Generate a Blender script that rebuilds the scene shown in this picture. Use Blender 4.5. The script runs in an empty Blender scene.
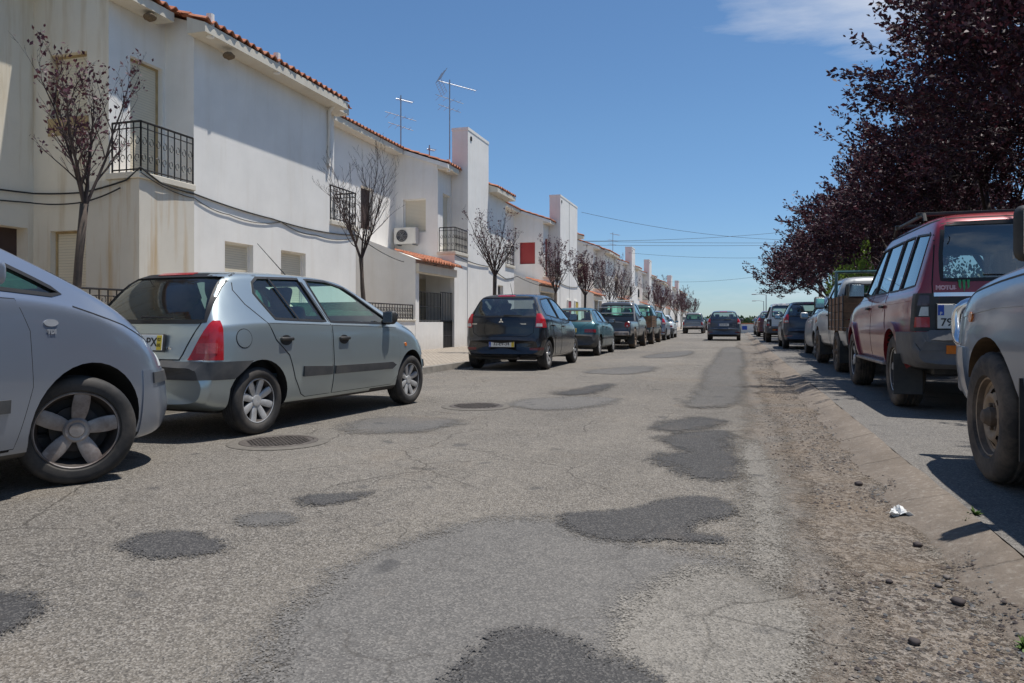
import bpy, bmesh, math, random
import numpy as np
from mathutils import Vector, Matrix, noise
from mathutils.bvhtree import BVHTree
random.seed(7)
rng = np.random.default_rng(7)
scene = bpy.context.scene
COL = scene.collection
R = math.radians
PI = math.pi

# ------------------------------------------------------------------ object helpers
def tag(o, label=None, cat=None, group=None, kind=None):
    if label: o['label'] = label
    if cat: o['category'] = cat
    if group: o['group'] = group
    if kind: o['kind'] = kind
    return o

def empty(name, loc=(0, 0, 0), rz=0, parent=None):
    o = bpy.data.objects.new(name, None)
    o.empty_display_size = .2
    COL.objects.link(o)
    o.location = loc; o.rotation_euler = (0, 0, rz)
    if parent is not None: o.parent = parent
    return o

def thing(name, label, cat, loc=(0, 0, 0), rz=0, group=None):
    return tag(empty(name, loc, rz), label, cat, group)

def obj(name, me, mats, parent=None, smooth=False, loc=None, rot=None):
    """me: bmesh, mesh or (verts, faces)"""
    if isinstance(me, bmesh.types.BMesh):
        m = bpy.data.meshes.new(name); me.to_mesh(m); me.free()
    elif isinstance(me, tuple):
        m = bpy.data.meshes.new(name); m.from_pydata([tuple(v) for v in me[0]], [], me[1])
    else:
        m = me
    if not isinstance(mats, (list, tuple)): mats = [mats]
    if mats and len(m.materials) == 0:
        for x in mats: m.materials.append(x)
    if smooth: shade(m, smooth)
    o = bpy.data.objects.new(name, m); COL.objects.link(o)
    if parent is not None: o.parent = parent
    if loc is not None: o.location = loc
    if rot is not None: o.rotation_euler = rot
    return o

def shade(m, ang=40):
    m.polygons.foreach_set('use_smooth', [True] * len(m.polygons))
    if ang is not True:
        try: m.set_sharp_from_angle(angle=R(ang))
        except Exception: pass

def children(o):
    return [c for c in bpy.data.objects if c.parent == o]

def copy_tree(o, parent=None):
    c = o.copy(); COL.objects.link(c)
    if parent is not None: c.parent = parent
    for ch in children(o): copy_tree(ch, c)
    return c

# ------------------------------------------------------------------ mesh helpers
def bm_box(bm, x0, x1, y0, y1, z0, z1, mi=0):
    v = [bm.verts.new(p) for p in ((x0,y0,z0),(x1,y0,z0),(x1,y1,z0),(x0,y1,z0),(x0,y0,z1),(x1,y0,z1),(x1,y1,z1),(x0,y1,z1))]
    for f in ((0,3,2,1),(4,5,6,7),(0,1,5,4),(1,2,6,5),(2,3,7,6),(3,0,4,7)):
        fc = bm.faces.new([v[i] for i in f]); fc.material_index = mi
    return v

def box(x0, x1, y0, y1, z0, z1, bevel=0, seg=2):
    bm = bmesh.new(); bm_box(bm, x0, x1, y0, y1, z0, z1)
    if bevel: bmesh.ops.bevel(bm, geom=bm.edges[:], offset=bevel, segments=seg, profile=.6, affect='EDGES')
    return bm

def bm_tube(bm, pts, r, n=6, cap=True):
    """tube along pts; r a number or list"""
    pts = [Vector(p) for p in pts]
    rs = r if isinstance(r, (list, tuple)) else [r] * len(pts)
    rings = []
    up = Vector((0, 0, 1))
    for i, p in enumerate(pts):
        d = (pts[min(i+1, len(pts)-1)] - pts[max(i-1, 0)])
        if d.length < 1e-9: d = Vector((0, 0, 1))
        d.normalize()
        a = d.cross(up)
        if a.length < .05: a = d.cross(Vector((0, 1, 0)))
        a.normalize(); b = d.cross(a).normalized()
        if i and (a.dot(pa) < 0): a = -a; b = -b
        pa = a
        rings.append([bm.verts.new(p + (a*math.cos(2*PI*k/n) + b*math.sin(2*PI*k/n))*rs[i]) for k in range(n)])
    for q, w in zip(rings, rings[1:]):
        for k in range(n):
            bm.faces.new((q[k], q[(k+1) % n], w[(k+1) % n], w[k]))
    if cap:
        bm.faces.new(rings[0][::-1]); bm.faces.new(rings[-1])

def tube(pts, r, n=6):
    bm = bmesh.new(); bm_tube(bm, pts, r, n); return bm

def lathe(profile, n=48, axis='x'):
    """profile: (axial, radius) list; closed=False"""
    vs, fs = [], []
    for a, r in profile:
        for k in range(n):
            t = 2*PI*k/n
            if axis == 'x': vs.append((a, r*math.cos(t), r*math.sin(t)))
            else: vs.append((r*math.cos(t), r*math.sin(t), a))
    m = len(profile)
    for i in range(m-1):
        for k in range(n):
            fs.append((i*n+k, i*n+(k+1) % n, (i+1)*n+(k+1) % n, (i+1)*n+k))
    return vs, fs

def join(*parts):
    V, F = [], []
    for vs, fs in parts:
        o = len(V); V += [tuple(v) for v in vs]; F += [tuple(i+o for i in f) for f in fs]
    return V, F

def bm_vf(bm):
    bm.verts.ensure_lookup_table()
    for i, v in enumerate(bm.verts): v.index = i
    r = [v.co[:] for v in bm.verts], [[v.index for v in f.verts] for f in bm.faces]
    bm.free(); return r

def clean(bm):
    bmesh.ops.recalc_face_normals(bm, faces=bm.faces[:]); return bm

def text_mesh(s, size, extrude=.001, bold=0.0):
    cu = bpy.data.curves.new('writing', 'FONT'); cu.body = s; cu.size = size
    cu.extrude = extrude; cu.offset = bold; cu.align_x = 'CENTER'; cu.align_y = 'CENTER'
    cu.resolution_u = 3
    o = bpy.data.objects.new('writing', cu); COL.objects.link(o)
    dg = bpy.context.evaluated_depsgraph_get()
    m = bpy.data.meshes.new_from_object(o.evaluated_get(dg))
    bpy.data.objects.remove(o); bpy.data.curves.remove(cu)
    m.materials.clear()
    return m

# ------------------------------------------------------------------ materials
class N:
    def __init__(s, name):
        s.m = bpy.data.materials.new(name); s.m.use_nodes = True
        s.t = s.m.node_tree; s.t.nodes.clear()
        s.out = s.t.nodes.new('ShaderNodeOutputMaterial')
    def n(s, typ, **kw):
        x = s.t.nodes.new(typ)
        for k, v in kw.items():
            if k in x.inputs: s.set(x.inputs[k], v)
            else: setattr(x, k, v)
        return x
    def set(s, inp, v):
        if isinstance(v, bpy.types.NodeSocket): s.t.links.new(v, inp)
        elif isinstance(v, bpy.types.Node): s.t.links.new(v.outputs[0], inp)
        else:
            if isinstance(v, (tuple, list)) and len(v) == 3 and inp.type == 'RGBA': v = (*v, 1)
            inp.default_value = v
    def coord(s, scale=(1, 1, 1), kind='Object'):
        tc = s.n('ShaderNodeTexCoord')
        mp = s.n('ShaderNodeMapping'); mp.inputs['Scale'].default_value = scale
        s.t.links.new(tc.outputs[kind], mp.inputs['Vector']); return mp.outputs[0]
    def noise(s, vec, scale, detail=4, rough=.55, dist=0):
        x = s.n('ShaderNodeTexNoise'); s.t.links.new(vec, x.inputs['Vector'])
        x.inputs['Scale'].default_value = scale; x.inputs['Detail'].default_value = detail
        x.inputs['Roughness'].default_value = rough; x.inputs['Distortion'].default_value = dist
        return x.outputs[0]
    def ramp(s, v, *stops):
        x = s.n('ShaderNodeValToRGB'); s.set(x.inputs[0], v)
        e = x.color_ramp.elements
        while len(e) < len(stops): e.new(.5)
        for q, (p, c) in zip(e, stops):
            q.position = p
            q.color = (c, c, c, 1) if isinstance(c, (int, float)) else (*c, 1)
        return x.outputs[0]
    def mix(s, f, a, b, mode='MIX'):
        x = s.n('ShaderNodeMix'); x.data_type = 'RGBA'; x.blend_type = mode
        s.set(x.inputs[0], f); s.set(x.inputs[6], a); s.set(x.inputs[7], b)
        return x.outputs[2]
    def math(s, op, a, b=0.0, c=None):
        x = s.n('ShaderNodeMath'); x.operation = op
        s.set(x.inputs[0], a); s.set(x.inputs[1], b)
        if c is not None: s.set(x.inputs[2], c)
        return x.outputs[0]
    def bump(s, h, strength=.3, dist=.01, normal=None):
        x = s.n('ShaderNodeBump'); s.set(x.inputs['Height'], h)
        x.inputs['Strength'].default_value = strength; x.inputs['Distance'].default_value = dist
        if normal is not None: s.set(x.inputs['Normal'], normal)
        return x.outputs[0]
    def principled(s, **kw):
        x = s.n('ShaderNodeBsdfPrincipled')
        for k, v in kw.items(): s.set(x.inputs[k.replace('_', ' ')], v)
        s.t.links.new(x.outputs[0], s.out.inputs[0]); return x

def plain(name, col, rough=.6, metal=0, var=.25, scale=6, dirt=None, dirt_amt=.3, coat=0, bump=0):
    """base colour with its own blotchy variation and optional dust"""
    n = N(name); v = n.coord()
    a = n.noise(v, scale, 5, .6)
    c = n.mix(n.ramp(a, (.3, 0), (.75, 1)), tuple(x*(1-var) for x in col), tuple(min(1, x*(1+var*.6)) for x in col))
    rg = n.math('ADD', n.math('MULTIPLY', a, .2), rough-.1)
    if dirt:
        d = n.noise(v, scale*.35, 6, .7)
        c = n.mix(n.math('MULTIPLY', n.ramp(d, (.42, 0), (.7, 1)), dirt_amt), c, dirt)
    kw = dict(Base_Color=c, Roughness=rg, Metallic=metal)
    if coat: kw['Coat_Weight'] = coat; kw['Coat_Roughness'] = .08
    if bump: kw['Normal'] = n.bump(n.noise(v, scale*8, 4), bump, .003)
    n.principled(**kw); return n.m

def paint(name, col, metal=.3, dust=.25, dustcol=(.30, .26, .21), rough=.28):
    """car paint under clear coat with road dust thickest low down"""
    n = N(name); v = n.coord()
    big = n.noise(v, 2.2, 5, .65); fine = n.noise(v, 60, 3, .6)
    sep = n.n('ShaderNodeSeparateXYZ'); n.t.links.new(v, sep.inputs[0])
    low = n.ramp(sep.outputs[2], (.2, 1.0), (.75, .25), (1.0, .12))
    low_ = n.math('MULTIPLY', low, n.ramp(big, (.3, .35), (.7, 1)))
    f = n.math('MULTIPLY', low_, dust)
    f = n.math('MULTIPLY', f, n.ramp(fine, (.3, .6), (.7, 1)))
    c = n.mix(f, col, dustcol)
    rg = n.math('ADD', n.math('MULTIPLY', f, .5), n.math('ADD', rough, n.math('MULTIPLY', big, .08)))
    n.principled(Base_Color=c, Metallic=n.math('MULTIPLY', n.math('SUBTRACT', 1.0, f), metal), Roughness=rg,
                 Coat_Weight=n.math('SUBTRACT', .75, f), Coat_Roughness=n.math('ADD', .06, n.math('MULTIPLY', f, .5)))
    return n.m

def glass(name, tint, refl=.10, dust=.06):
    n = N(name); v = n.coord()
    tr = n.n('ShaderNodeBsdfTransparent'); n.set(tr.inputs[0], tint)
    gl = n.n('ShaderNodeBsdfGlossy'); n.set(gl.inputs['Color'], (.95, 1, 1)); gl.inputs['Roughness'].default_value = .02
    df = n.n('ShaderNodeBsdfDiffuse'); n.set(df.inputs[0], (.35, .33, .3))
    lw = n.n('ShaderNodeFresnel'); lw.inputs[0].default_value = 1.65
    ms = n.n('ShaderNodeMixShader'); n.set(ms.inputs[0], n.math('ADD', n.math('MULTIPLY', lw.outputs[0], 1.3), refl-.05))
    n.t.links.new(tr.outputs[0], ms.inputs[1]); n.t.links.new(gl.outputs[0], ms.inputs[2])
    md = n.n('ShaderNodeMixShader'); n.set(md.inputs[0], n.math('MULTIPLY', n.ramp(n.noise(v, 3, 5, .7), (.35, .3), (.75, 1)), dust))
    n.t.links.new(ms.outputs[0], md.inputs[1]); n.t.links.new(df.outputs[0], md.inputs[2])
    n.t.links.new(md.outputs[0], n.out.inputs[0]); return n.m

M = {}
M['trim'] = plain('dark_trim', (.025, .025, .026), .55, dirt=(.16, .14, .11), dirt_amt=.35)
M['bumper'] = plain('grey_bumper_plastic', (.055, .057, .06), .6, dirt=(.2, .18, .15), dirt_amt=.4)
M['greyplastic'] = plain('worn_grey_plastic', (.10, .10, .105), .6, dirt=(.25, .22, .18), dirt_amt=.4)
M['seam'] = plain('panel_gap', (.006, .006, .007), .8)
M['seam2'] = plain('window_rubber', (.010, .010, .011), .55)
M['well'] = plain('wheel_well', (.012, .011, .01), .9)
M['well_mud'] = plain('muddy_wheel_well', (.13, .075, .035), .9, var=.5, scale=9)
M['inside'] = plain('car_interior', (.12, .125, .13), .85)
M['seat'] = plain('seat_cloth', (.045, .047, .052), .9, scale=20)
M['tyre'] = plain('tyre_rubber', (.022, .021, .021), .75, dirt=(.14, .12, .10), dirt_amt=.45, scale=9)
M['tyre_mud'] = plain('dusty_tyre_rubber', (.05, .042, .036), .85, dirt=(.24, .18, .13), dirt_amt=.85, scale=8)
M['alloy'] = plain('silver_alloy', (.66, .66, .65), .4, metal=.5, dirt=(.25, .21, .17), dirt_amt=.35, scale=14)
M['alloy_dirty'] = plain('brake_dusted_alloy', (.40, .36, .33), .5, metal=.35, dirt=(.12, .075, .055), dirt_amt=.9, scale=12)
M['hub_mud'] = plain('muddy_hub', (.16, .115, .08), .8, var=.4, scale=20)
M['steel_mud'] = plain('muddy_steel_wheel', (.42, .31, .21), .75, dirt=(.20, .13, .08), dirt_amt=.7, scale=12)
M['hub_dark'] = plain('hub_dark', (.05, .04, .035), .6, scale=14)
M['chrome'] = plain('chrome', (.75, .75, .76), .12, metal=1, var=.1)
M['glass'] = glass('green_tinted_glass', (.60, .95, .83), refl=.04)
M['glass_dark'] = glass('smoked_glass', (.42, .52, .50), refl=.12)
M['mirrorglass'] = plain('mirror_glass', (.7, .75, .75), .1, metal=1, var=.05)
M['red_lens'] = plain('red_lens', (.42, .012, .018), .15, coat=.6, var=.15, scale=30)
M['dark_red_lens'] = plain('dark_red_lens', (.16, .008, .012), .2, coat=.5, var=.15, scale=30)
M['lens_grid'] = plain('pale_red_lens', (.50, .06, .06), .2, coat=.6, var=.3, scale=60)
M['dark_red_lens2'] = plain('deep_red_lens', (.26, .01, .014), .2, coat=.5)
M['smoked'] = plain('smoked_lens', (.05, .012, .014), .15, coat=.6)
M['clear_lens'] = plain('clear_lens', (.55, .55, .52), .12, coat=.6, var=.15, scale=30)
M['orange_lens'] = plain('orange_lens', (.65, .17, .02), .2, coat=.5, var=.2, scale=40)
M['plate'] = plain('plate_white', (.72, .72, .68), .45, var=.08)
M['plate_yellow'] = plain('plate_yellow', (.78, .56, .04), .45, var=.08)
M['plate_blue'] = plain('plate_blue', (.02, .08, .42), .45, var=.08)
M['ink'] = plain('plate_ink', (.012, .012, .015), .5)
M['badge_grey'] = plain('badge_grey', (.30, .31, .33), .4)
M['wood'] = plain('weathered_wood', (.30, .165, .085), .8, var=.5, scale=7, dirt=(.07, .045, .03), dirt_amt=.6)
# ------------------------------------------------------------------ wheels
WC = {}
def wheel_meshes(r, w, style, rf=.66, tyre='tyre', rim='alloy'):
    key = (r, w, style, rf, tyre, rim)
    if key in WC: return WC[key]
    rr = r*rf; h = w/2
    prof = [(-h*.75, rr), (-h*.98, rr+.012), (-h*1.04, rr+(r-rr)*.45), (-h*1.0, rr+(r-rr)*.75), (-h*.86, r-.010), (-h*.7, r-.002)]
    for g in (-.42, -.14, .14, .42):
        prof += [(h*g-.012, r), (h*g-.006, r-.009), (h*g+.006, r-.009), (h*g+.012, r)]
    prof += [(h*.7, r-.002), (h*.86, r-.010), (h*1.0, rr+(r-rr)*.75), (h*1.04, rr+(r-rr)*.45), (h*.98, rr+.012), (h*.75, rr)]
    vs, fs = lathe(prof, 56)
    if style == 'steel':                       # chunky tread: push alternate shoulder cells in
        n = 56
        vs = [Vector(v) for v in vs]
        for i, (a, q) in enumerate(prof):
            if q > r-.012 and abs(a) > h*.5:
                for k in range(n):
                    if k % 2: vs[i*n+k] = Vector((vs[i*n+k].x, vs[i*n+k].y*.975, vs[i*n+k].z*.975))
    tm = bpy.data.meshes.new('tyre'); tm.from_pydata([tuple(v) for v in vs], [], fs); tm.materials.append(M[tyre]); shade(tm, 50)
    # rim: barrel, lip
    parts = [lathe([(h*.80, rr+.004), (h*.86, rr-.004), (h*.83, rr-.009)], 56)]
    dark = [lathe([(h*.83, rr-.009), (h*.3, rr-.03), (-h*.7, rr-.035), (-h*.72, .05)], 56)]
    def petal(t, r0, r1, w0, w1, x0, x1, th=.018, bulge=0):
        bm = bmesh.new(); rows = []
        ct, st = math.cos(t), math.sin(t)
        K = 7
        for i in range(K):
            s = i/(K-1); rad = r0+(r1-r0)*s; wd = w0+(w1-w0)*s + bulge*math.sin(PI*s)
            x = x0+(x1-x0)*s
            row = []
            for (u, dx) in ((-wd, -th), (-wd, -.006), (-wd*.6, 0), (wd*.6, 0), (wd, -.006), (wd, -th)):
                row.append(bm.verts.new((x+dx, rad*ct-u*st, rad*st+u*ct)))
            rows.append(row)
        for a, b in zip(rows, rows[1:]):
            for j in range(5): bm.faces.new((a[j], a[j+1], b[j+1], b[j]))
        bm.faces.new(rows[0][::-1]); bm.faces.new(rows[-1])
        clean(bm); return bm_vf(bm)
    if style == 'five':
        for k in range(5): parts.append(petal(2*PI*k/5+.32, rr*.2, rr*.97, rr*.13, rr*.185, h*.62, h*.80, .03, rr*.045))
        parts.append(lathe([(h*.55, rr*.33), (h*.66, rr*.32), (h*.72, rr*.27), (h*.70, rr*.20), (h*.76, rr*.17), (h*.78, 0.001)], 40))
    elif style == 'multi':
        for k in range(8): parts.append(petal(2*PI*k/8+.2, rr*.16, rr*.98, rr*.10, rr*.155, h*.52, h*.78, .025, rr*.03))
        parts.append(lathe([(h*.45, rr*.27), (h*.62, rr*.25), (h*.66, rr*.15), (h*.62, .001)], 32))
    elif style == 'six':
        for k in range(6): parts.append(petal(2*PI*k/6+.2, rr*.2, rr*.98, rr*.14, rr*.17, h*.55, h*.74, .03))
        parts.append(lathe([(h*.45, rr*.36), (h*.62, rr*.33), (h*.75, rr*.22), (h*.86, rr*.18), (h*.86, .001)], 32))
    elif style == 'steel':
        V, F = [], []; n = 96; rad = np.linspace(.2, .86, 14)
        for q in rad:
            x = h*(.50+.28*math.exp(-((q-.55)/.16)**2))
            for k in range(n): V.append((x, rr*q*math.cos(2*PI*k/n), rr*q*math.sin(2*PI*k/n)))
        for i in range(13):
            for k in range(n):
                q = (rad[i]+rad[i+1])/2; t = (k+.5)/n*2*PI
                ph = ((t/(2*PI)*8) % 1-.5)*2*PI/8
                if ((q-.70)/.085)**2+(ph*q/.12)**2 < 1: continue
                F.append((i*n+k, i*n+(k+1) % n, (i+1)*n+(k+1) % n, (i+1)*n+k))
        parts.append((V, F))
        parts.append(lathe([(h*.52, rr*.86), (h*.60, rr*.92), (h*.8, rr*.98)], 56))
        dark.append(lathe([(h*.4, rr*.24), (h*.85, rr*.24), (h*.92, rr*.20), (h*1.08, rr*.17), (h*1.12, rr*.13), (h*1.12, .001)], 20))
        for k in range(6):
            t = 2*PI*k/6; c0 = Vector((0, rr*.34*math.cos(t), rr*.34*math.sin(t)))
            v, f = lathe([(h*.45, .013), (h*.70, .013), (h*.72, .001)], 6)
            dark.append(([tuple(Vector(q)+c0) for q in v], f))
    else:   # cap
        parts.append(lathe([(h*.70, rr*.98), (h*.82, rr*.75), (h*.80, rr*.45), (h*.9, rr*.2), (h*.88, .001)], 40))
        for k in range(7): parts.append(petal(2*PI*k/7, rr*.3, rr*.95, rr*.10, rr*.16, h*.88, h*.86, .02))
    v, f = join(*parts)
    rm = bpy.data.meshes.new('rim'); rm.from_pydata(v, [], f); rm.materials.append(M[rim]); shade(rm, 35)
    # brake disc / hub behind
    dark.append(lathe([(-h*.3, rr*.6), (h*.0, rr*.6), (h*.05, .001)], 32))
    v, f = join(*dark)
    hm = bpy.data.meshes.new('hub'); hm.from_pydata(v, [], f); hm.materials.append(M['hub_mud' if style == 'steel' else 'hub_dark']); shade(hm, 35)
    WC[key] = (tm, rm, hm); return WC[key]

def add_wheel(root, x, y, r, w, side, style, steer=0, rot=None, **kw):
    tm, rm, hm = wheel_meshes(r, w, style, **kw)
    e = empty('wheel', (x, y, r), (0 if side > 0 else PI)+steer, root)
    for nm, me in (('tyre', tm), ('rim', rm), ('hub', hm)):
        o = obj(nm, me, [], e); o.rotation_euler = ((rot if rot is not None else random.random()*6), 0, 0)
    return e

# ------------------------------------------------------------------ lofted car body
def chaikin(p, it=2, closed=False):
    for _ in range(it):
        q = []
        n = len(p)
        rngn = range(n if closed else n-1)
        if not closed: q.append(p[0])
        for i in rngn:
            a, b = p[i], p[(i+1) % n]
            q.append(tuple(a[j]*.75+b[j]*.25 for j in range(len(a))))
            q.append(tuple(a[j]*.25+b[j]*.75 for j in range(len(a))))
        if not closed: q.append(p[-1])
        p = q
    return p

class Prof:
    def __init__(s, pts, it=2):
        p = chaikin(pts, it); s.y = np.array([a for a, b in p]); s.z = np.array([b for a, b in p])
    def __call__(s, y): return float(np.interp(y, s.y, s.z))

class Body:
    def __init__(s, S):
        s.S = S; s.L = S['L']; s.top = Prof(S['top']); s.belt = Prof(S['belt']); s.bot = Prof(S['bot']); s.plan = Prof(S['plan'])
        s.tum = S.get('tum', .42); s.br = S.get('bow_r', .12); s.bf = S.get('bow_f', .25)
        L = s.L
        ys = np.linspace(0, L, 1200); zt = np.array([s.top(y) for y in ys]); zb = np.array([s.bot(y) for y in ys]); pw = np.array([s.plan(y) for y in ys])
        d = np.sqrt(np.diff(ys)**2+np.diff(zt)**2+.5*np.diff(zb)**2+np.diff(pw)**2)
        cum = np.concatenate([[0], np.cumsum(d)]); n = S.get('n', 64)
        s.ys = list(np.interp(np.linspace(0, cum[-1], n), cum, ys))
        s.me = s.loft(s.ys, 0)
    def ring(s, y, inset=0, zfloor=None):
        w = s.plan(y)-inset
        if inset:
            zt = min(s.top(max(0, y-.07)), s.top(min(s.L, y+.07)), s.top(y))-inset
            zb = zfloor
        else:
            zt = s.top(y); zb = s.bot(y)
        zs = min(s.belt(y), zt-.05); g = max(0, zt-zs-.05); h = zs-zb
        wr = w-.055-s.tum*g
        rc = min(.11, .035+g*.25)
        P = [(0, zb), (w-.18, zb), (w-.06, zb+.015), (w-.02, zb+h*.18), (w, zb+h*.45), (w-.004, zb+h*.62), (w-.018, zs-.07), (w-.034, zs-.005),
             (w-.05, zs+.02), (wr, zt-rc), (wr-.05, zt-rc*.35), (wr-.16, zt-.012), (wr*.5, zt-.003), (0, zt)]
        full = P+[(-x, z) for x, z in P[-2:0:-1]]
        return chaikin(full, 2, True)
    def bow(s, x, y):
        q = (x/s.S['W']*2)**2
        return y+s.br*q*math.exp(-y/.45)-s.bf*q*math.exp(-(s.L-y)/.55)
    def loft(s, ys, inset, zfloor=None):
        bm = bmesh.new(); rows = []
        for y in ys:
            rows.append([bm.verts.new((x, s.bow(x, y), z)) for x, z in s.ring(y, inset, zfloor)])
        n = len(rows[0])
        for a, b in zip(rows, rows[1:]):
            for k in range(n): bm.faces.new((a[k], b[k], b[(k+1) % n], a[(k+1) % n]))
        for row in (rows[0], rows[-1]):
            c = bm.verts.new(sum((v.co for v in row), Vector())/n)
            for k in range(n): bm.faces.new((row[k], row[(k+1) % n], c))
        bmesh.ops.recalc_face_normals(bm, faces=bm.faces[:])
        m = bpy.data.meshes.new('body'); bm.to_mesh(m); bm.free(); return m
    def prep(s):
        bm = bmesh.new(); bm.from_mesh(s.me); s.bvh = BVHTree.FromBMesh(bm); bm.free()
    def shell(s, planes, off, thick=.02, cut=None):
        """piece of the body skin inside the convex set of half-spaces (point, outward normal), lifted by off"""
        bm = bmesh.new(); bm.from_mesh(s.me)
        bm.normal_update()
        for co, no in planes:
            bmesh.ops.bisect_plane(bm, geom=bm.verts[:]+bm.edges[:]+bm.faces[:], plane_co=co, plane_no=no, clear_outer=True, dist=1e-5)
        bm.normal_update()
        return s.thicken(bm, off, thick)
    def thicken(s, bm, off, thick, nd=None):
        nv = {v: (nd if nd is not None else v.normal.copy()) for v in bm.verts}
        for v in bm.verts: v.co += nv[v]*off
        be = [e for e in bm.edges if e.is_boundary]
        if thick and be:
            r = bmesh.ops.extrude_edge_only(bm, edges=be)
            nv2 = [g for g in r['geom'] if isinstance(g, bmesh.types.BMVert)]
            bm.normal_update()
            src = {}
            for v in nv2:
                for e in v.link_edges:
                    o = e.other_vert(v)
                    if o in nv and (o.co-v.co).length < 1e-7: src[v] = o
            for v in nv2:
                if v in src: v.co -= nv[src[v]]*thick
        return bm
    def project(s, bm, frame, off, thick):
        """bm lies in plane coords (u, z, 0); frame = (origin dir function)"""
        o0, du, dn = frame
        nv = {}
        for v in bm.verts:
            u, z = v.co.x, v.co.y
            p = o0+du*u+Vector((0, 0, z))
            hit, no, i, d = s.bvh.ray_cast(p+dn*3, -dn)
            if hit is None or d > 3.0+s.S.get('maxdepth', 1.3):
                hit, no, i, d = s.bvh.find_nearest(p+dn*(s.S['W']/2))
            if no.dot(dn) < 0: no = -no
            v.co = hit; nv[v] = (no+dn*.6).normalized()
        for v in bm.verts: v.co += nv[v]*off
        if thick:
            be = [e for e in bm.edges if e.is_boundary]
            old = set(bm.verts)
            r = bmesh.ops.extrude_edge_only(bm, edges=be)
            for v in r['geom']:
                if isinstance(v, bmesh.types.BMVert):
                    for e in v.link_edges:
                        o = e.other_vert(v)
                        if o in nv and (o.co-v.co).length < 1e-7:
                            v.co -= nv[o]*thick; break
        bmesh.ops.recalc_face_normals(bm, faces=bm.faces[:])
        if len(bm.faces):
            f = max(bm.faces, key=lambda f: f.calc_center_median().dot(dn))
            f.normal_update()
            if f.normal.dot(dn) < 0: bmesh.ops.reverse_faces(bm, faces=bm.faces[:])
        return bm
    def frame(s, where):
        if where == 'R': return (Vector((0, 0, 0)), Vector((0, 1, 0)), Vector((1, 0, 0)))
        if where == 'L': return (Vector((0, 0, 0)), Vector((0, 1, 0)), Vector((-1, 0, 0)))
        if where == 'B': return (Vector((0, 0, 0)), Vector((1, 0, 0)), Vector((0, -1, 0)))
        if where == 'F': return (Vector((0, s.L, 0)), Vector((1, 0, 0)), Vector((0, 1, 0)))
    def patch(s, poly, where, off=.003, thick=.006, grid=.06):
        bm = bmesh.new()
        f = bm.faces.new([bm.verts.new((u, z, 0)) for u, z in poly])
        for ax in (0, 1):
            lo = min(p[ax] for p in poly); hi = max(p[ax] for p in poly)
            k = int((hi-lo)/grid)
            for i in range(1, k+1):
                t = lo+(hi-lo)*i/(k+1)
                co = (t, 0, 0) if ax == 0 else (0, t, 0); no = (1, 0, 0) if ax == 0 else (0, 1, 0)
                bmesh.ops.bisect_plane(bm, geom=bm.verts[:]+bm.edges[:]+bm.faces[:], plane_co=co, plane_no=no, dist=1e-6)
        bmesh.ops.triangulate(bm, faces=[f for f in bm.faces if len(f.verts) > 4])
        return s.project(bm, s.frame(where), off, thick)
    def stroke(s, pts, where, wd, off=.002, thick=.004, closed=True, step=.05, inner=None):
        """band of half width wd (outwards) and inner (inwards) along the outline"""
        inner = wd if inner is None else inner
        P = []
        n = len(pts)
        for i in range(n if closed else n-1):
            a, b = Vector(pts[i]), Vector(pts[(i+1) % n]); k = max(1, int((b-a).length/step))
            P += [a.lerp(b, j/k) for j in range(k)]
        if not closed: P.append(Vector(pts[-1]))
        m = len(P); area = 0
        if closed: area = sum(P[i].x*P[(i+1) % m].y-P[(i+1) % m].x*P[i].y for i in range(m))
        sg = 1 if area >= 0 else -1
        bm = bmesh.new(); rows = []
        for i in range(m):
            a = P[(i-1) % m] if closed or i else P[i]; b = P[(i+1) % m] if closed or i < m-1 else P[i]
            t = (b-a).normalized(); no = Vector((t.y, -t.x))*sg
            rows.append((bm.verts.new((*(P[i]+no*wd), 0)), bm.verts.new((*(P[i]-no*inner), 0))))
        for i in range(m if closed else m-1):
            a, b = rows[i], rows[(i+1) % m]
            bm.faces.new((a[0], b[0], b[1], a[1]))
        return s.project(bm, s.frame(where), off, thick)

def prism(poly, axis, a, b):
    """closed prism of a (u, z) polygon along x or y"""
    bm = bmesh.new()
    mk = (lambda u, z, t: (t, u, z)) if axis == 'x' else (lambda u, z, t: (u, t, z))
    A = [bm.verts.new(mk(u, z, a)) for u, z in poly]; B = [bm.verts.new(mk(u, z, b)) for u, z in poly]
    bm.faces.new(A); bm.faces.new(B[::-1]); n = len(poly)
    for i in range(n): bm.faces.new((A[i], B[i], B[(i+1) % n], A[(i+1) % n]))
    bmesh.ops.recalc_face_normals(bm, faces=bm.faces[:])
    return bm

def merge_bm(*bms):
    out = bmesh.new()
    for b in bms:
        m = bpy.data.meshes.new('t'); b.to_mesh(m); b.free(); out.from_mesh(m); bpy.data.meshes.remove(m)
    return out

def boolean(me, cutters):
    """me minus cutters [(bmesh, material)], returns a new mesh"""
    o = bpy.data.objects.new('work', me); COL.objects.link(o); tmp = []
    for bm, mt in cutters:
        m = bpy.data.meshes.new('cut'); bm.to_mesh(m); bm.free(); m.materials.append(mt)
        c = bpy.data.objects.new('cut', m); COL.objects.link(c); tmp.append(c)
        md = o.modifiers.new('b', 'BOOLEAN'); md.object = c; md.operation = 'DIFFERENCE'; md.solver = 'EXACT'
        md.material_mode = 'TRANSFER'; md.use_self = False
    bpy.context.view_layer.update()
    dg = bpy.context.evaluated_depsgraph_get()
    r = bpy.data.meshes.new_from_object(o.evaluated_get(dg), preserve_all_data_layers=False, depsgraph=dg)
    bpy.data.objects.remove(o)
    for c in tmp:
        m = c.data; bpy.data.objects.remove(c); bpy.data.meshes.remove(m)
    return r

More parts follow.
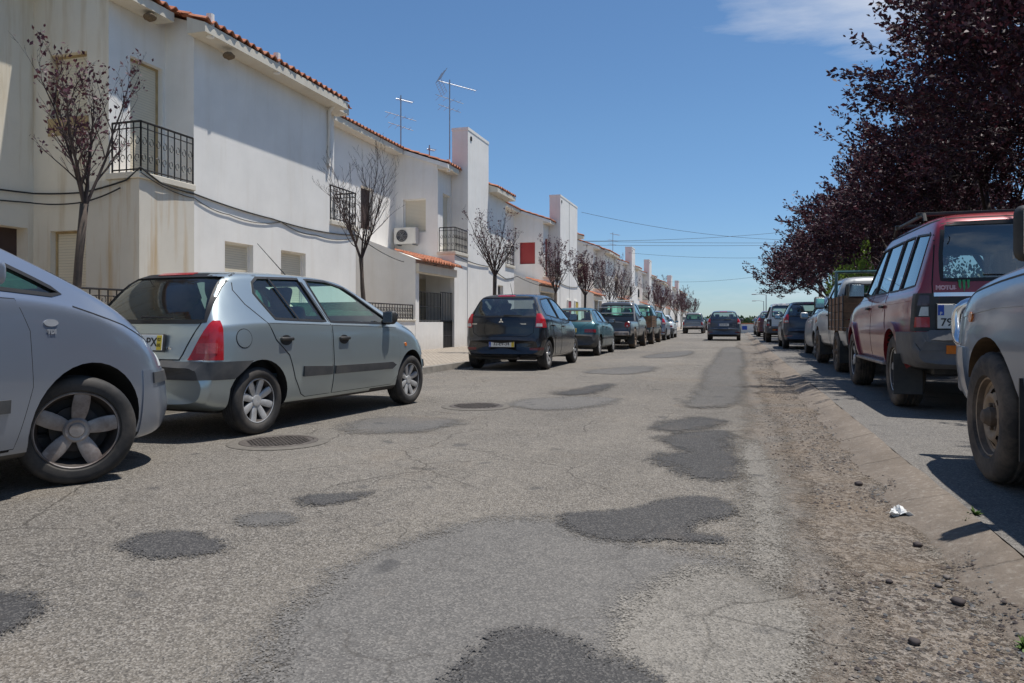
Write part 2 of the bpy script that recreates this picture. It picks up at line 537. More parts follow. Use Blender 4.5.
def rounded(sx, sy, sz, r, seg=3):
    return box(-sx/2, sx/2, -sy/2, sy/2, -sz/2, sz/2, r, seg)

def build_car(S, name, label, cat, loc, rz=0, group=None):
    """local: x right, y forward from the rear bumper, z up; the root sits on the ground at mid length"""
    root = thing(name, label, cat, loc, rz, group)
    cen = empty('x'); bpy.data.objects.remove(cen)
    L, W = S['L'], S['W']
    B = Body(S); B.prep()
    pm = S['paint']
    allp = []
    def P(nm, bm, mt, parent=root, smooth=35):
        o = obj(nm, bm, mt, parent, smooth)
        if parent is root: o.location = (0, -L/2, 0)
        return o
    # ---- cut the body
    cut = []
    if S.get('cabin'):
        y0, y1, zf = S['cabin']
        ys = [y0+(y1-y0)*i/24 for i in range(25)]
        cm = B.loft(ys, .055, zf); cb = bmesh.new(); cb.from_mesh(cm); bpy.data.meshes.remove(cm)
        cut.append((cb, M['inside']))
    sw = S.get('side_windows', [])
    pp = [prism(p, 'x', -1.5, 1.5) for p in sw]
    if pp: cut.append((merge_bm(*pp), M['trim']))
    ym = S.get('ymid', L*.45)
    ee = []
    if S.get('rear_glass'): ee.append(prism(S['rear_glass'], 'y', -.5, ym-.1))
    if S.get('windscreen'): ee.append(prism(S['windscreen'], 'y', ym+.1, L+.5))
    if ee: cut.append((merge_bm(*ee), M['trim']))
    if S.get('bedcut'): cut.append((box(-.70, .70, S['bedcut'][0], S['bedcut'][1], .62, 1.4, .01, 1), S.get('bedmat', pm)))
    wr = S['wr']; ww = S.get('ww', .19); wh = []
    for ya in S['axles']:
        for sx in (-1, 1):
            ar = wr*S.get('arch', 1.17)
            bm = bmesh.new()
            x0, x1 = sorted((sx*(W/2-.30), sx*(W/2+.3)))
            poly = [(ya+ar*math.cos(t), wr+.015+ar*math.sin(t)*S.get('archz', 1.0)) for t in [2*PI*k/36 for k in range(36)]]
            bm.free(); wh.append(prism(poly, 'x', x0, x1))
    if not S.get('nowell'): cut.append((merge_bm(*wh), S.get('well', M['well'])))
    B.me.materials.append(pm)
    me = boolean(B.me, cut)
    if len(me.materials) == 0: me.materials.append(pm)
    # dark underside
    if len(me.materials) and S.get('under', True):
        me.materials.append(M['trim']); ui = len(me.materials)-1
        zl = S.get('underz', .30)
        for f in me.polygons:
            if f.material_index == 0 and f.normal.z < -.55 and f.center.z < zl+.12: f.material_index = ui
    shade(me, 32)
    body = obj('body', me, [], root); body.location = (0, -L/2, 0)
    # ---- panes and seals
    gm = S.get('glass', M['glass'])
    for i, p in enumerate(sw):
        for side in 'RL':
            P('window_seal', B.stroke(p, side, S.get('seal', .018), .004, .01, inner=.004), S.get('sealmat', M['seam2']))
            P('window', B.patch(p, side, -.010, 0), gm)
    if S.get('rear_glass'):
        P('window_seal', B.stroke(S['rear_glass'], 'B', S.get('rseal', .03), .004, .01, inner=.004), M['seam2'])
        P('rear_window', B.patch(S['rear_glass'], 'B', -.008, 0), S.get('rglass', gm))
    if S.get('windscreen'):
        P('window_seal', B.stroke(S['windscreen'], 'F', .02, .003, .008, inner=.004), M['trim'])
        P('windscreen', B.patch(S['windscreen'], 'F', -.008, 0), gm)
    # ---- doors
    for d in S.get('doors', []):
        for side in 'RL':
            if side in S.get('skip_side', ''): continue
            poly = d['poly']
            P('door_gap', B.stroke(poly, side, .006, .0015, .003, inner=.02), M['seam'])
            dp = P('door', B.patch(poly, side, .0045, .006, .05), pm, smooth=25)
            hy, hz = d['handle']
            hit, no, _, _ = B.bvh.ray_cast(Vector((3 if side == 'R' else -3, hy, hz)), Vector((-1 if side == 'R' else 1, 0, 0)))
            if hit is not None:
                h = rounded(.035, .16, .032, .014); h2 = obj('handle', h, S.get('handlemat', M['trim']), dp, 40)
                h2.location = hit+no*.018
                # recess plate
                ov = [(hy+.075*math.cos(t), hz-.01+.045*math.sin(t)) for t in [2*PI*k/20 for k in range(20)]]
                P('handle_cup', B.patch(ov, side, .007, .004), M['trim'] if S.get('darkcup') else pm)
    for it in S.get('shells', []):
        P(it[0], B.shell(it[1], it[2], it[4] if len(it) > 4 else .03), it[3])
    for it in S.get('patches', []):
        wh_ = it[1]
        for side in wh_:
            P(it[0], B.patch(it[2], side, it[4], it[5] if len(it) > 5 else .008, .05), it[3])
    for it in S.get('strokes', []):
        for side in it[1]:
            P(it[0], B.stroke(it[2], side, it[3], it[5], it[6] if len(it) > 6 else .004, closed=it[7] if len(it) > 7 else False), it[4])
    # ---- arch flares
    if S.get('flare'):
        fw, fo, fm = S['flare']
        for ya in S['axles']:
            ar = wr*S.get('arch', 1.17)
            pts = [(ya+ar*math.cos(t), wr+.015+ar*math.sin(t)) for t in [R(-20)+R(220)*k/24 for k in range(25)]]
            for side in 'RL':
                P('wheel_arch', B.stroke(pts, side, fw, fo, fo+.02, closed=False, inner=.0), fm)
    # ---- wheels
    st = S.get('steer', 0)
    for i, ya in enumerate(S['axles']):
        for sx in (-1, 1):
            add_wheel(root, sx*(W/2-ww/2-S.get('inset', .035)), ya-L/2, wr, ww, sx, S['style'], steer=st if i else 0, **S.get('wheelkw', {}))
    # ---- mirrors
    if S.get('mirror'):
        my, mz, mw, mh = S['mirror']
        for sx in (-1, 1):
            hit, no, _, _ = B.bvh.ray_cast(Vector((3*sx, my, mz)), Vector((-sx, 0, 0)))
            if hit is None: continue
            c = hit+Vector((sx*(mw/2+.05), -L/2, 0))
            bm = rounded(mw, .12, mh, .056, 5)
            for v in bm.verts:
                if v.co.y > 0: v.co.x *= .82; v.co.z *= .8
            mo = obj('door_mirror', bm, S.get('mirrormat', M['trim']), root, 50); mo.location = c; mo.rotation_euler = (0, 0, -sx*.12)
            g = obj('mirror_glass', box(-mw*.42, mw*.42, -.064, -.060, -mh*.38, mh*.38, .001, 1), M['mirrorglass'], mo)
            a = obj('mirror_arm', rounded(.12, .05, .05, .015), M['trim'], mo); a.location = (-sx*(mw/2+.015), .01, -mh*.3)
    # ---- interior
    if S.get('cabin') and S.get('seats', True):
        zf = S['cabin'][2]; bz = zf+.02
        def seat(x, y, w, hr=True):
            sh_ = S.get('seath', .62)-(.08 if w < .7 else .20)
            e = obj('seat', merge_bm(*[b for b in seat_parts(w, sh_)]), M['seat'], root, 40)
            e.location = (x, y-L/2, bz)
            if hr:
                for dx in ([0] if w < .7 else [-w*.3, w*.3]):
                    h = rounded(.24, .10, .19 if w < .7 else .12, .045, 3)
                    for v in h.verts: v.co.x *= 1-.25*(v.co.z < -.02)
                    hh = obj('headrest', h, M['seat'], e, 50); hh.location = (dx, -.30-.06, sh_+(.21 if w < .7 else .15))
        fy = S.get('front_seat', ym+.1); ry = S.get('rear_seat')
        for sx in (-1, 1): seat(sx*W*.21, fy, .48)
        if ry: seat(0, ry, W-.45)
        yd = S.get('dash', fy+.75)
        P('dashboard', box(-W/2+.14, W/2-.14, yd, yd+.32, bz+.15, bz+S.get('dashh', .45), .05, 3), M['inside'])
        bm = bmesh.new(); ring = [(W*.0+.18*math.cos(t), .0, .18*math.sin(t)) for t in [2*PI*k/20 for k in range(21)]]
        bm_tube(bm, ring, .014, 6); bm_tube(bm, [(0, 0, -.02), (0, .2, -.06)], .03, 6); bm_tube(bm, [(-.17, 0, 0), (.17, 0, 0)], .014, 5)
        sw_ = obj('steering_wheel', bm, M['trim'], root, 50); sw_.location = (-W*.21, yd-.12-L/2, bz+S.get('dashh', .45)+.0); sw_.rotation_euler = (-.35, 0, 0)
    # ---- plate, wiper, aerial
    for pl in S.get('plates', []):
        plate(root, pl, L, B)
    if S.get('wiper'):
        x0, z0, x1, z1 = S['wiper']
        a = B.bvh.ray_cast(Vector((x0, -3, z0)), Vector((0, 1, 0)))[0]; b = B.bvh.ray_cast(Vector((x1, -3, z1)), Vector((0, 1, 0)))[0]
        if a and b:
            bm = bmesh.new(); o = Vector((0, -.025, .0)); bm_tube(bm, [a+o, a.lerp(b, .5)+o*1.3, b+o], [.012, .008, .006], 6)
            P('wiper', bm, M['seam'])
    if S.get('aerial'):
        x, y, dx, dy, dz = S['aerial']; z = B.top(y)
        P('aerial', tube([(x, y, z-.02), (x+dx, y+dy, z+dz)], [.006, .003], 5), M['trim'])
    if S.get('exhaust'):
        x = S['exhaust']; P('exhaust', clean(tube([(x, .0, .24), (x, .35, .26)], .028, 10)), M['hub_dark'])
    # floor pan so light does not leak under
    P('underbody', box(-W/2+.22, W/2-.22, .30, L-.35, S.get('pan', .20), S.get('pan', .20)+.1, .02, 1), M['trim'])
    for fn in S.get('extra', []): fn(root, B, P)
    return root, B

def seat_parts(w, h):
    a = rounded(w, .50, .16, .06, 3)
    for v in a.verts: v.co += Vector((0, -.02, .12))
    b = rounded(w*.96, .13, h, .055, 3)
    for v in b.verts: v.co += Vector((0, -.28-.10*(v.co.z/h), h/2+.12))
    return a, b

def plate(root, pl, L, B):
    """pl: where, x, z, width, height, text lines, yellow text, tilt"""
    x, z, w, h = pl['x'], pl['z'], pl['w'], pl['h']
    hit = B.bvh.ray_cast(Vector((x, -3, z)), Vector((0, 1, 0)))[0] if pl.get('y') is None else Vector((x, pl['y'], z))
    y = hit.y-.02
    o = obj('number_plate', box(-w/2, w/2, -.004, .004, -h/2, h/2, .002, 1), M['plate'], root)
    o.location = (x, y-L/2, z); o.rotation_euler = (pl.get('tilt', -.06), 0, pl.get('yaw', 0))
    bl = .040 if h < .2 else .05
    e = obj('country_band', box(-w/2+.003, -w/2+.003+bl, -.0055, -.003, (h*.05 if pl.get('two') else -h/2+.003), h/2-.003), M['plate_blue'], o)
    t = obj('country_letter', text_mesh('P', bl*.8, .0008, .001), M['plate'], o); t.location = (-w/2+.003+bl/2, -.0065, (h*.12 if pl.get('two') else -h*.28)); t.rotation_euler = (PI/2, 0, 0)
    yw = 0
    if pl.get('yellow'):
        yw = .055
        obj('date_band', box(w/2-.003-yw, w/2-.003, -.0055, -.003, -h/2+.003, h/2-.003), M['plate_yellow'], o)
        for k, s in enumerate(pl['yellow']):
            q = obj('date_figures', text_mesh(s, .036, .0008, .0005), M['ink'], o); q.location = (w/2-.003-yw/2, -.0065, .024-.046*k); q.rotation_euler = (PI/2, 0, 0)
    for s, dx, dz, sz in pl['text']:
        q = obj('plate_characters', text_mesh(s, sz, .0008, sz*.012), M['ink'], o)
        q.location = (dx, -.0065, dz); q.rotation_euler = (PI/2, 0, 0)
    obj('plate_holder', box(-w/2-.008, w/2+.008, .003, .022, -h/2-.008, h/2+.008, .003, 1), M['trim'], o)
# ------------------------------------------------------------------ the cars
def lamp_R(planes):   # mirror helper: the same set of planes for both sides
    out = []
    for sx in (1, -1):
        out.append([((sx*c[0], c[1], c[2]), (sx*n[0], n[1], n[2])) for c, n in planes])
    return out

def both(name, planes, off, mt, th=.03):
    return [(name, pl, off, mt, th) for pl in lamp_R(planes)]

def zband(z0, z1, ylo=None, yhi=None, xmin=None):
    p = [((0, 0, z0), (0, 0, -1)), ((0, 0, z1), (0, 0, 1))]
    if ylo is not None: p.append(((0, ylo, 0), (0, -1, 0)))
    if yhi is not None: p.append(((0, yhi, 0), (0, 1, 0)))
    if xmin is not None: p.append(((xmin, 0, 0), (-1, 0, 0)))
    return p

def circ(y, z, r, n=24, k=1): return [(y+r*math.cos(2*PI*i/n), z+r*k*math.sin(2*PI*i/n)) for i in range(n)]

def spec_clio(pm):
    S = dict(L=3.80, W=1.64, paint=pm, wr=.285, ww=.175, axles=(.62, 3.09), style='multi', tum=.46, bow_r=.14, bow_f=.34, n=72,
        top=[(0, .60), (.05, .645), (.06, .78), (.09, .94), (.22, 1.14), (.40, 1.335), (.52, 1.385), (.8, 1.405), (1.3, 1.42), (1.9, 1.41), (2.2, 1.36), (2.92, .99), (3.28, .905), (3.58, .80), (3.74, .67), (3.80, .50)],
        belt=[(0, .90), (.6, .95), (1.5, .94), (2.7, .915), (3.0, .86), (3.4, .76), (3.77, .52)],
        bot=[(0, .30), (.2, .235), (.5, .20), (3.2, .19), (3.55, .20), (3.77, .28)],
        plan=[(0, .67), (.08, .74), (.3, .795), (.8, .82), (2.9, .82), (3.3, .80), (3.62, .75), (3.80, .62)],
        cabin=(.32, 2.55, .42), ymid=1.4, front_seat=1.75, rear_seat=.98, dash=2.36,
        side_windows=[[(.84, .985), (.72, 1.20), (.76, 1.29), (.84, 1.335), (1.40, 1.355), (1.52, .965)], [(1.60, .96), (1.51, 1.355), (1.82, 1.35), (2.08, 1.295), (2.24, 1.22), (2.70, .94)]],
        rear_glass=[(-.615, .965), (.615, .965), (.575, 1.12), (.50, 1.335), (-.50, 1.335), (-.575, 1.12)],
        windscreen=[(-.62, 1.02), (.62, 1.02), (.50, 1.335), (-.50, 1.335)],
        doors=[dict(poly=[(1.565, .27), (1.565, .915), (1.2, .925), (.73, .935), (.80, .80), (.96, .66), (1.04, .45), (1.14, .30), (1.2, .27)], handle=(.92, .80)),
               dict(poly=[(1.595, .27), (1.595, .915), (2.76, .885), (2.80, .62), (2.76, .36), (2.66, .27)], handle=(1.76, .79))],
        darkcup=True, mirror=(2.56, 1.0, .15, .15), mirrormat=M['trim'],
        wiper=(.02, .99, .34, .985), aerial=(0, 1.95, 0, -.5, .33), exhaust=-.4,
        plates=[dict(x=.05, z=.785, w=.52, h=.125, text=[('46-12-PX', .015, 0, .10)], yellow=('02', '05'), tilt=-.10)])
    S['shells'] = [('bumper', zband(.20, .635, None, .30), .008, pm, .02)]
    S['shells'] += [('bumper_strip', [((0, 0, .49), (0, 0, -1)), ((0, 0, .632), (0, 0, 1)), ((0, .325, .49), (0, .6, -.8))], .020, M['bumper'], .03),
                    ('bumper', zband(.18, .50, 3.42, None), .006, pm, .02), ('bumper_strip', zband(.42, .50, 3.44, None), .02, M['bumper'], .03)]
    S['shells'] += both('tail_light', [((.53, 0, .645), (-1, 0, .48)), ((0, 0, .645), (0, 0, -1)), ((0, 0, .955), (0, 0, 1)), ((0, .235, .65), (0, 1, -.05))], .014, M['red_lens'])
    S['shells'] += both('tail_light_lens', [((.60, 0, .70), (-1, 0, 0)), ((0, 0, .70), (0, 0, -1)), ((0, 0, .78), (0, 0, 1)), ((0, .19, .65), (0, 1, -.05))], .0175, M['lens_grid'], .008)
    S['shells'] += both('headlight', [((.36, 0, 0), (-1, 0, 0)), ((0, 3.38, 0), (0, -1, 0)), ((0, 0, .56), (0, 0, -1)), ((0, 0, .74), (0, 0, 1))], .01, M['clear_lens'])
    S['patches'] = [('side_moulding', 'RL', [(1.14, .455), (1.555, .45), (1.555, .53), (1.14, .55)], M['bumper'], .020, .022),
                    ('side_moulding', 'RL', [(1.605, .45), (2.62, .44), (2.70, .48), (2.62, .515), (1.605, .53)], M['bumper'], .020, .022),
                    ('brake_light', 'B', [(-.20, 1.352), (.20, 1.352), (.20, 1.372), (-.20, 1.372)], M['red_lens'], .008, .01),
                    ('fuel_flap', 'R', circ(.44, .815, .075), pm, .004, .004),
                    ('indicator', 'RL', circ(2.93, .70, .022, 12), M['orange_lens'], .008, .01)]
    S['strokes'] = [('window_bar', 'RL', [(.98, 1.35), (1.14, .965)], .011, M['seam2'], .006), ('fuel_flap_gap', 'R', circ(.44, .815, .078), .003, M['seam'], .002, .003, True),
                    ('door_gap', 'RL', [(.73, .935), (.56, 1.10), (.50, 1.22), (.55, 1.34), (.70, 1.385)], .004, M['seam'], .0015),
                    ('door_gap', 'RL', [(1.58, .92), (1.42, 1.38)], .004, M['seam'], .0015),
                    ('tailgate_gap', 'B', [(-.60, .95), (-.45, .648), (.45, .648), (.60, .95)], .005, M['seam'], .002),
                    ('bonnet_gap', 'RL', [(2.95, .90), (3.3, .80), (3.5, .72)], .004, M['seam'], .0015)]
    def badge(root, B, P):
        c = B.bvh.ray_cast(Vector((.34, -3, .73)), Vector((0, 1, 0)))[0]
        # small script badge and lock
        bm = bmesh.new(); x = -.07
        for k in range(6):
            h = (.022, .012, .018, .012, .020, .012)[k]
            bm_box(bm, x, x+.010, -.004, 0, 0, h); x += .019
        b = obj('badge', bm, M['chrome'], root); b.location = (c.x, c.y-.004-B.L/2, c.z)
        c = B.bvh.ray_cast(Vector((-.10, -3, .90)), Vector((0, 1, 0)))[0]
        k = obj('tailgate_lock', rounded(.07, .03, .05, .014), M['trim'], root, 40); k.location = (c.x, c.y-.012-B.L/2, c.z)
    S['extra'] = [badge]
    return S

def spec_mini(pm, H=1.55, **kw):      # tall hatchback
    S = dict(L=3.87, W=1.69, paint=pm, wr=.30, ww=.185, axles=(.66, 3.16), style='multi', tum=.42, bow_r=.20, bow_f=.36, n=60,
        top=[(0, .60), (.05, .66), (.06, .84), (.10, 1.02), (.22, 1.22), (.36, 1.42), (.48, 1.485), (.8, 1.525), (1.6, 1.55), (2.0, 1.52), (2.3, 1.45), (3.12, 1.03), (3.4, .93), (3.7, .78), (3.82, .64), (3.87, .5)],
        belt=[(0, 1.0), (.8, 1.03), (2.0, .96), (3.0, .90), (3.4, .80), (3.87, .52)],
        bot=[(0, .33), (.2, .26), (.5, .22), (3.3, .2), (3.6, .22), (3.87, .3)],
        plan=[(0, .72), (.08, .78), (.3, .825), (.8, .845), (2.9, .845), (3.4, .82), (3.7, .74), (3.87, .62)],
        cabin=(.30, 2.7, .45), ymid=1.5, front_seat=1.85, rear_seat=1.05, dash=2.5, seath=.66,
        side_windows=[[(.62, 1.10), (.60, 1.26), (.74, 1.40), (1.46, 1.455), (1.56, 1.03)], [(1.66, 1.02), (1.56, 1.455), (1.95, 1.445), (2.25, 1.37), (2.96, .98)]],
        rear_glass=[(-.67, 1.07), (.67, 1.07), (.62, 1.25), (.53, 1.44), (-.53, 1.44), (-.62, 1.25)],
        windscreen=[(-.66, 1.08), (.66, 1.08), (.53, 1.44), (-.53, 1.44)],
        doors=[dict(poly=[(1.61, .28), (1.61, .985), (.84, 1.05), (.88, .85), (1.04, .66), (1.10, .42), (1.2, .28)], handle=(.98, .88)),
               dict(poly=[(1.64, .28), (1.64, .98), (2.92, .92), (2.96, .62), (2.86, .28)], handle=(1.84, .86))],
        handlemat=pm, mirror=(2.72, 1.05, .20, .17), mirrormat=pm, wiper=(.02, 1.085, .38, 1.08), exhaust=.35,
        rglass=M['glass_dark'], glass=M['glass_dark'])
    S['shells'] = [('bumper', zband(.22, .66, None, .32), .008, pm, .02), ('bumper', zband(.2, .55, 3.50, None), .006, pm, .02),
                   ('lower_grille', zband(.2, .30, None, .28), .014, M['trim'], .02)]
    S['shells'] += both('tail_light', [((.655, 0, .86), (-1, 0, .02)), ((0, 0, .84), (0, 0, -1)), ((0, 0, 1.11), (0, 0, 1)), ((0, .40, .9), (0, 1, .25))], .014, M['red_lens'])
    S['shells'] += both('reversing_light', [((.66, 0, .86), (-1, 0, .18)), ((0, 0, .86), (0, 0, -1)), ((0, 0, .92), (0, 0, 1)), ((0, .24, .9), (0, 1, 0))], .018, M['clear_lens'])
    S['shells'] += both('reflector', [((.55, 0, 0), (-1, 0, 0)), ((0, .30, 0), (0, 1, 0)), ((0, 0, .40), (0, 0, -1)), ((0, 0, .45), (0, 0, 1))], .014, M['dark_red_lens'])
    S['shells'] += both('headlight', [((.40, 0, 0), (-1, 0, 0)), ((0, 3.40, 0), (0, -1, 0)), ((0, 0, .62), (0, 0, -1)), ((0, 0, .80), (0, 0, 1))], .01, M['clear_lens'])
    S['strokes'] = [('tailgate_gap', 'B', [(-.63, 1.05), (-.62, .74), (-.50, .67), (.50, .67), (.62, .74), (.63, 1.05)], .004, M['seam'], .002),
                    ('door_gap', 'RL', [(1.625, .98), (1.51, 1.49)], .004, M['seam'], .0015)]
    S['patches'] = [('brake_light', 'B', [(-.20, 1.458), (.16, 1.458), (.16, 1.478), (-.20, 1.478)], M['red_lens'], .012, .014)]
    S.update(kw); return S

def spec_lowhatch(pm, **kw):       # older low hatchback
    S = dict(L=3.95, W=1.62, paint=pm, wr=.28, ww=.165, axles=(.74, 3.15), style='cap', tum=.52, bow_r=.12, bow_f=.2, n=54,
        top=[(0, .58), (.04, .62), (.05, .80), (.12, .93), (.20, .97), (.62, 1.30), (.80, 1.345), (1.3, 1.38), (1.9, 1.36), (2.15, 1.30), (2.85, .92), (3.3, .86), (3.75, .74), (3.9, .62), (3.95, .45)],
        belt=[(0, .90), (.8, .92), (2.8, .88), (3.95, .6)],
        bot=[(0, .32), (.3, .24), (.6, .2), (3.3, .2), (3.7, .22), (3.95, .3)],
        plan=[(0, .70), (.08, .76), (.4, .80), (.9, .81), (3.1, .81), (3.6, .77), (3.95, .64)],
        cabin=(.5, 2.5, .42), ymid=1.5, front_seat=1.75, rear_seat=1.0, dash=2.3, seath=.58,
        side_windows=[[(.62, .96), (.92, 1.28), (1.42, 1.305), (1.48, .95)], [(1.56, .95), (1.52, 1.305), (1.85, 1.30), (2.1, 1.24), (2.66, .92)]],
        rear_glass=[(-.62, .985), (.62, .985), (.50, 1.27), (-.50, 1.27)], windscreen=[(-.62, .97), (.62, .97), (.50, 1.28), (-.50, 1.28)],
        doors=[dict(poly=[(1.52, .27), (1.52, .91), (1.02, .91), (1.06, .6), (1.16, .27)], handle=(1.18, .82)), dict(poly=[(1.54, .27), (1.54, .91), (2.72, .885), (2.74, .5), (2.66, .27)], handle=(1.70, .80))],
        mirror=(2.5, .98, .19, .13), exhaust=-.4)
    S['shells'] = [('bumper', zband(.24, .60, None, .36), .02, M['bumper'], .03), ('bumper', zband(.22, .5, 3.6, None), .02, M['bumper'], .03)]
    S['shells'] += both('tail_light', zband(.66, .75, None, .20, .46), .012, M['dark_red_lens2'])
    S['shells'] += both('headlight', zband(.56, .68, 3.6, None, .34), .012, M['clear_lens'])
    S['patches'] = [('side_moulding', 'RL', [(1.06, .46), (2.74, .46), (2.74, .52), (1.06, .52)], M['bumper'], .016, .02)]
    S['strokes'] = [('tailgate_gap', 'B', [(-.60, .96), (-.36, .80), (-.36, .62), (.36, .62), (.36, .80), (.60, .96)], .004, M['seam'], .002)]
    S.update(kw); return S

def spec_pajero(pm):
    S = dict(L=4.62, W=1.78, paint=pm, wr=.37, ww=.24, axles=(.98, 3.70), style='six', tum=.24, bow_r=.07, bow_f=.12, n=66, arch=1.13, inset=.01,
        top=[(0, .72), (.05, .76), (.06, 1.1), (.09, 1.28), (.15, 1.74), (.20, 1.85), (.38, 1.91), (1.4, 1.94), (2.5, 1.93), (2.75, 1.86), (3.32, 1.24), (3.45, 1.18), (4.3, 1.07), (4.55, .98), (4.62, .72)],
        belt=[(0, 1.16), (3.4, 1.13), (4.62, .95)],
        bot=[(0, .50), (.3, .42), (.6, .38), (3.9, .38), (4.3, .42), (4.62, .5)],
        plan=[(0, .82), (.06, .86), (.3, .875), (.9, .88), (3.6, .88), (4.3, .85), (4.62, .78)],
        cabin=(.22, 3.0, .62), ymid=1.9, front_seat=2.15, rear_seat=1.25, dash=2.85, seath=.66, dashh=.5, underz=.5, pan=.36,
        side_windows=[[(.30, 1.22), (.33, 1.70), (.86, 1.74), (.88, 1.20)], [(.95, 1.20), (.94, 1.74), (1.40, 1.75), (1.43, 1.20)], [(1.51, 1.20), (1.49, 1.75), (2.22, 1.75), (2.26, 1.20)], [(2.34, 1.20), (2.31, 1.75), (2.64, 1.74), (3.10, 1.20)]],
        rear_glass=[(-.62, 1.27), (.62, 1.27), (.62, 1.5), (.59, 1.77), (-.59, 1.77), (-.62, 1.5)], windscreen=[(-.64, 1.26), (.64, 1.26), (.56, 1.70), (-.56, 1.70)],
        doors=[dict(poly=[(2.28, .46), (2.28, 1.155), (1.46, 1.16), (1.46, .86), (1.38, .72), (1.40, .46)], handle=(1.60, 1.04)), dict(poly=[(2.31, .46), (2.31, 1.155), (3.24, 1.135), (3.26, .8), (3.20, .46)], handle=(2.48, 1.03))],
        handlemat=M['trim'], mirror=(3.02, 1.28, .22, .20), flare=(.07, .035, pm), glass=M['glass_dark'], rglass=M['glass_dark'], exhaust=.5, seal=.014,
        wheelkw=dict(rf=.62, tyre='tyre_mud', rim='alloy'), well=M['well'],
        plates=[dict(x=-.53, z=.92, w=.30, h=.22, two=True, text=[('19', .075, .052, .10), ('79-UD', .012, -.055, .10)], tilt=0)])
    S['shells'] = [('bumper', zband(.48, .775, None, .62), .045, M['greyplastic'], .06), ('bumper', zband(.46, .78, 4.15, None), .05, M['greyplastic'], .06)]
    S['shells'] += both('tail_light_housing', zband(.785, 1.135, None, .22, .66), .006, M['trim'])
    S['shells'] += both('tail_light', zband(.82, .915, None, .12, .735), .016, M['red_lens'])
    S['shells'] += both('reversing_light', zband(.925, 1.01, None, .11, .745), .016, M['clear_lens'])
    S['shells'] += both('smoked_light', zband(1.02, 1.115, None, .12, .735), .012, M['smoked'])
    S['shells'] += both('headlight', zband(.82, 1.0, 4.3, None, .48), .01, M['clear_lens'])
    S['patches'] = [('rear_panel', 'B', [(-.655, .785), (.655, .785), (.655, 1.10), (-.655, 1.10)], M['trim'], .006, .01),
                    ('trim_strip', 'B', [(-.70, 1.105), (.70, 1.105), (.70, 1.14), (-.70, 1.14)], M['chrome'], .012, .012),
                    ('bumper_light', 'B', [(-.62, .58), (-.50, .58), (-.50, .66), (-.62, .66)], M['orange_lens'], .052, .02),
                    ('bumper_light', 'B', [(-.495, .58), (-.36, .58), (-.36, .66), (-.495, .66)], M['red_lens'], .052, .02),
                    ('bumper_light', 'B', [(.50, .58), (.62, .58), (.62, .66), (.50, .66)], M['orange_lens'], .052, .02)]
    S['strokes'] = [('tailgate_gap', 'B', [(-.70, .79), (-.71, 1.22), (-.66, 1.84), (.66, 1.84), (.71, 1.22), (.70, .79)], .005, M['seam'], .002),
                    ('body_crease', 'RL', [(.16, 1.08), (3.3, 1.04)], .010, pm, .006, .01),
                    ('door_gap', 'RL', [(2.30, 1.15), (2.265, 1.76)], .004, M['seam'], .0015), ('door_gap', 'RL', [(1.46, 1.16), (1.44, 1.76)], .004, M['seam'], .0015),
                    ('gutter', 'RL', [(.20, 1.83), (2.6, 1.86)], .008, M['seam'], .002)]
    def extras(root, B, P):
        L = B.L
        for sx in (-1, 1):
            bm = box(sx*.80-.10, sx*.80+.10, 1.42, 3.22, .40, .435, .012, 2)
            P('side_step', bm, M['alloy_dirty'])
            for yy in (1.6, 3.0): P('step_bracket', box(sx*.66-.1, sx*.66+.1, yy-.02, yy+.02, .405, .43), M['trim'])
            P('mud_flap', box(sx*.83-.13, sx*.83+.13, .50, .515, .16, .56, .004, 1), M['trim'])
            P('roof_rail', clean(tube([(sx*.58, .95, 1.90), (sx*.58, 1.0, 1.98), (sx*.58, 2.35, 1.99), (sx*.58, 2.42, 1.91)], .02, 8)), M['trim'])
        for yy in (1.15, 2.2):
            P('roof_bar', box(-.62, .62, yy-.03, yy+.03, 1.985, 2.02, .01, 2), M['trim'])
        bump = rounded(.35, .18, .16, .05)
        # sticker: red strip with pale letters, green claw marks
        c = B.bvh.ray_cast(Vector((-.60, -3, 1.185)), Vector((0, 1, 0)))[0]
        w = obj('sticker', text_mesh('MOTUL', .05, .0006, .004), plain('pale_pink_print', (.75, .45, .48), .5), root); w.location = (c.x, c.y-.008-L/2, c.z); w.rotation_euler = (PI/2, 0, 0)
        bm = bmesh.new()
        for k, (dx, h, t) in enumerate(((-.035, .085, .012), (0, .11, .0), (.035, .085, -.012))):
            v = [bm.verts.new(p) for p in ((dx-.011, 0, .05), (dx+.013, 0, .05), (dx+.010, 0, .0), (dx+.014, 0, -.01), (dx+t*.6+.002, 0, .05-h), (dx-.006, 0, -.01))]
            bm.faces.new(v)
        c = B.bvh.ray_cast(Vector((-.46, -3, 1.205)), Vector((0, 1, 0)))[0]
        g = obj('claw_sticker', bm, plain('green_print', (.04, .34, .12), .5), root); g.location = (c.x, c.y-.010-L/2, c.z)
        P('rear_wiper', tube([(.1, -.01+.11, 1.29), (-.3, -.0+.10, 1.30)], .008, 5), M['seam'])
    S['extra'] = [extras]
    return S

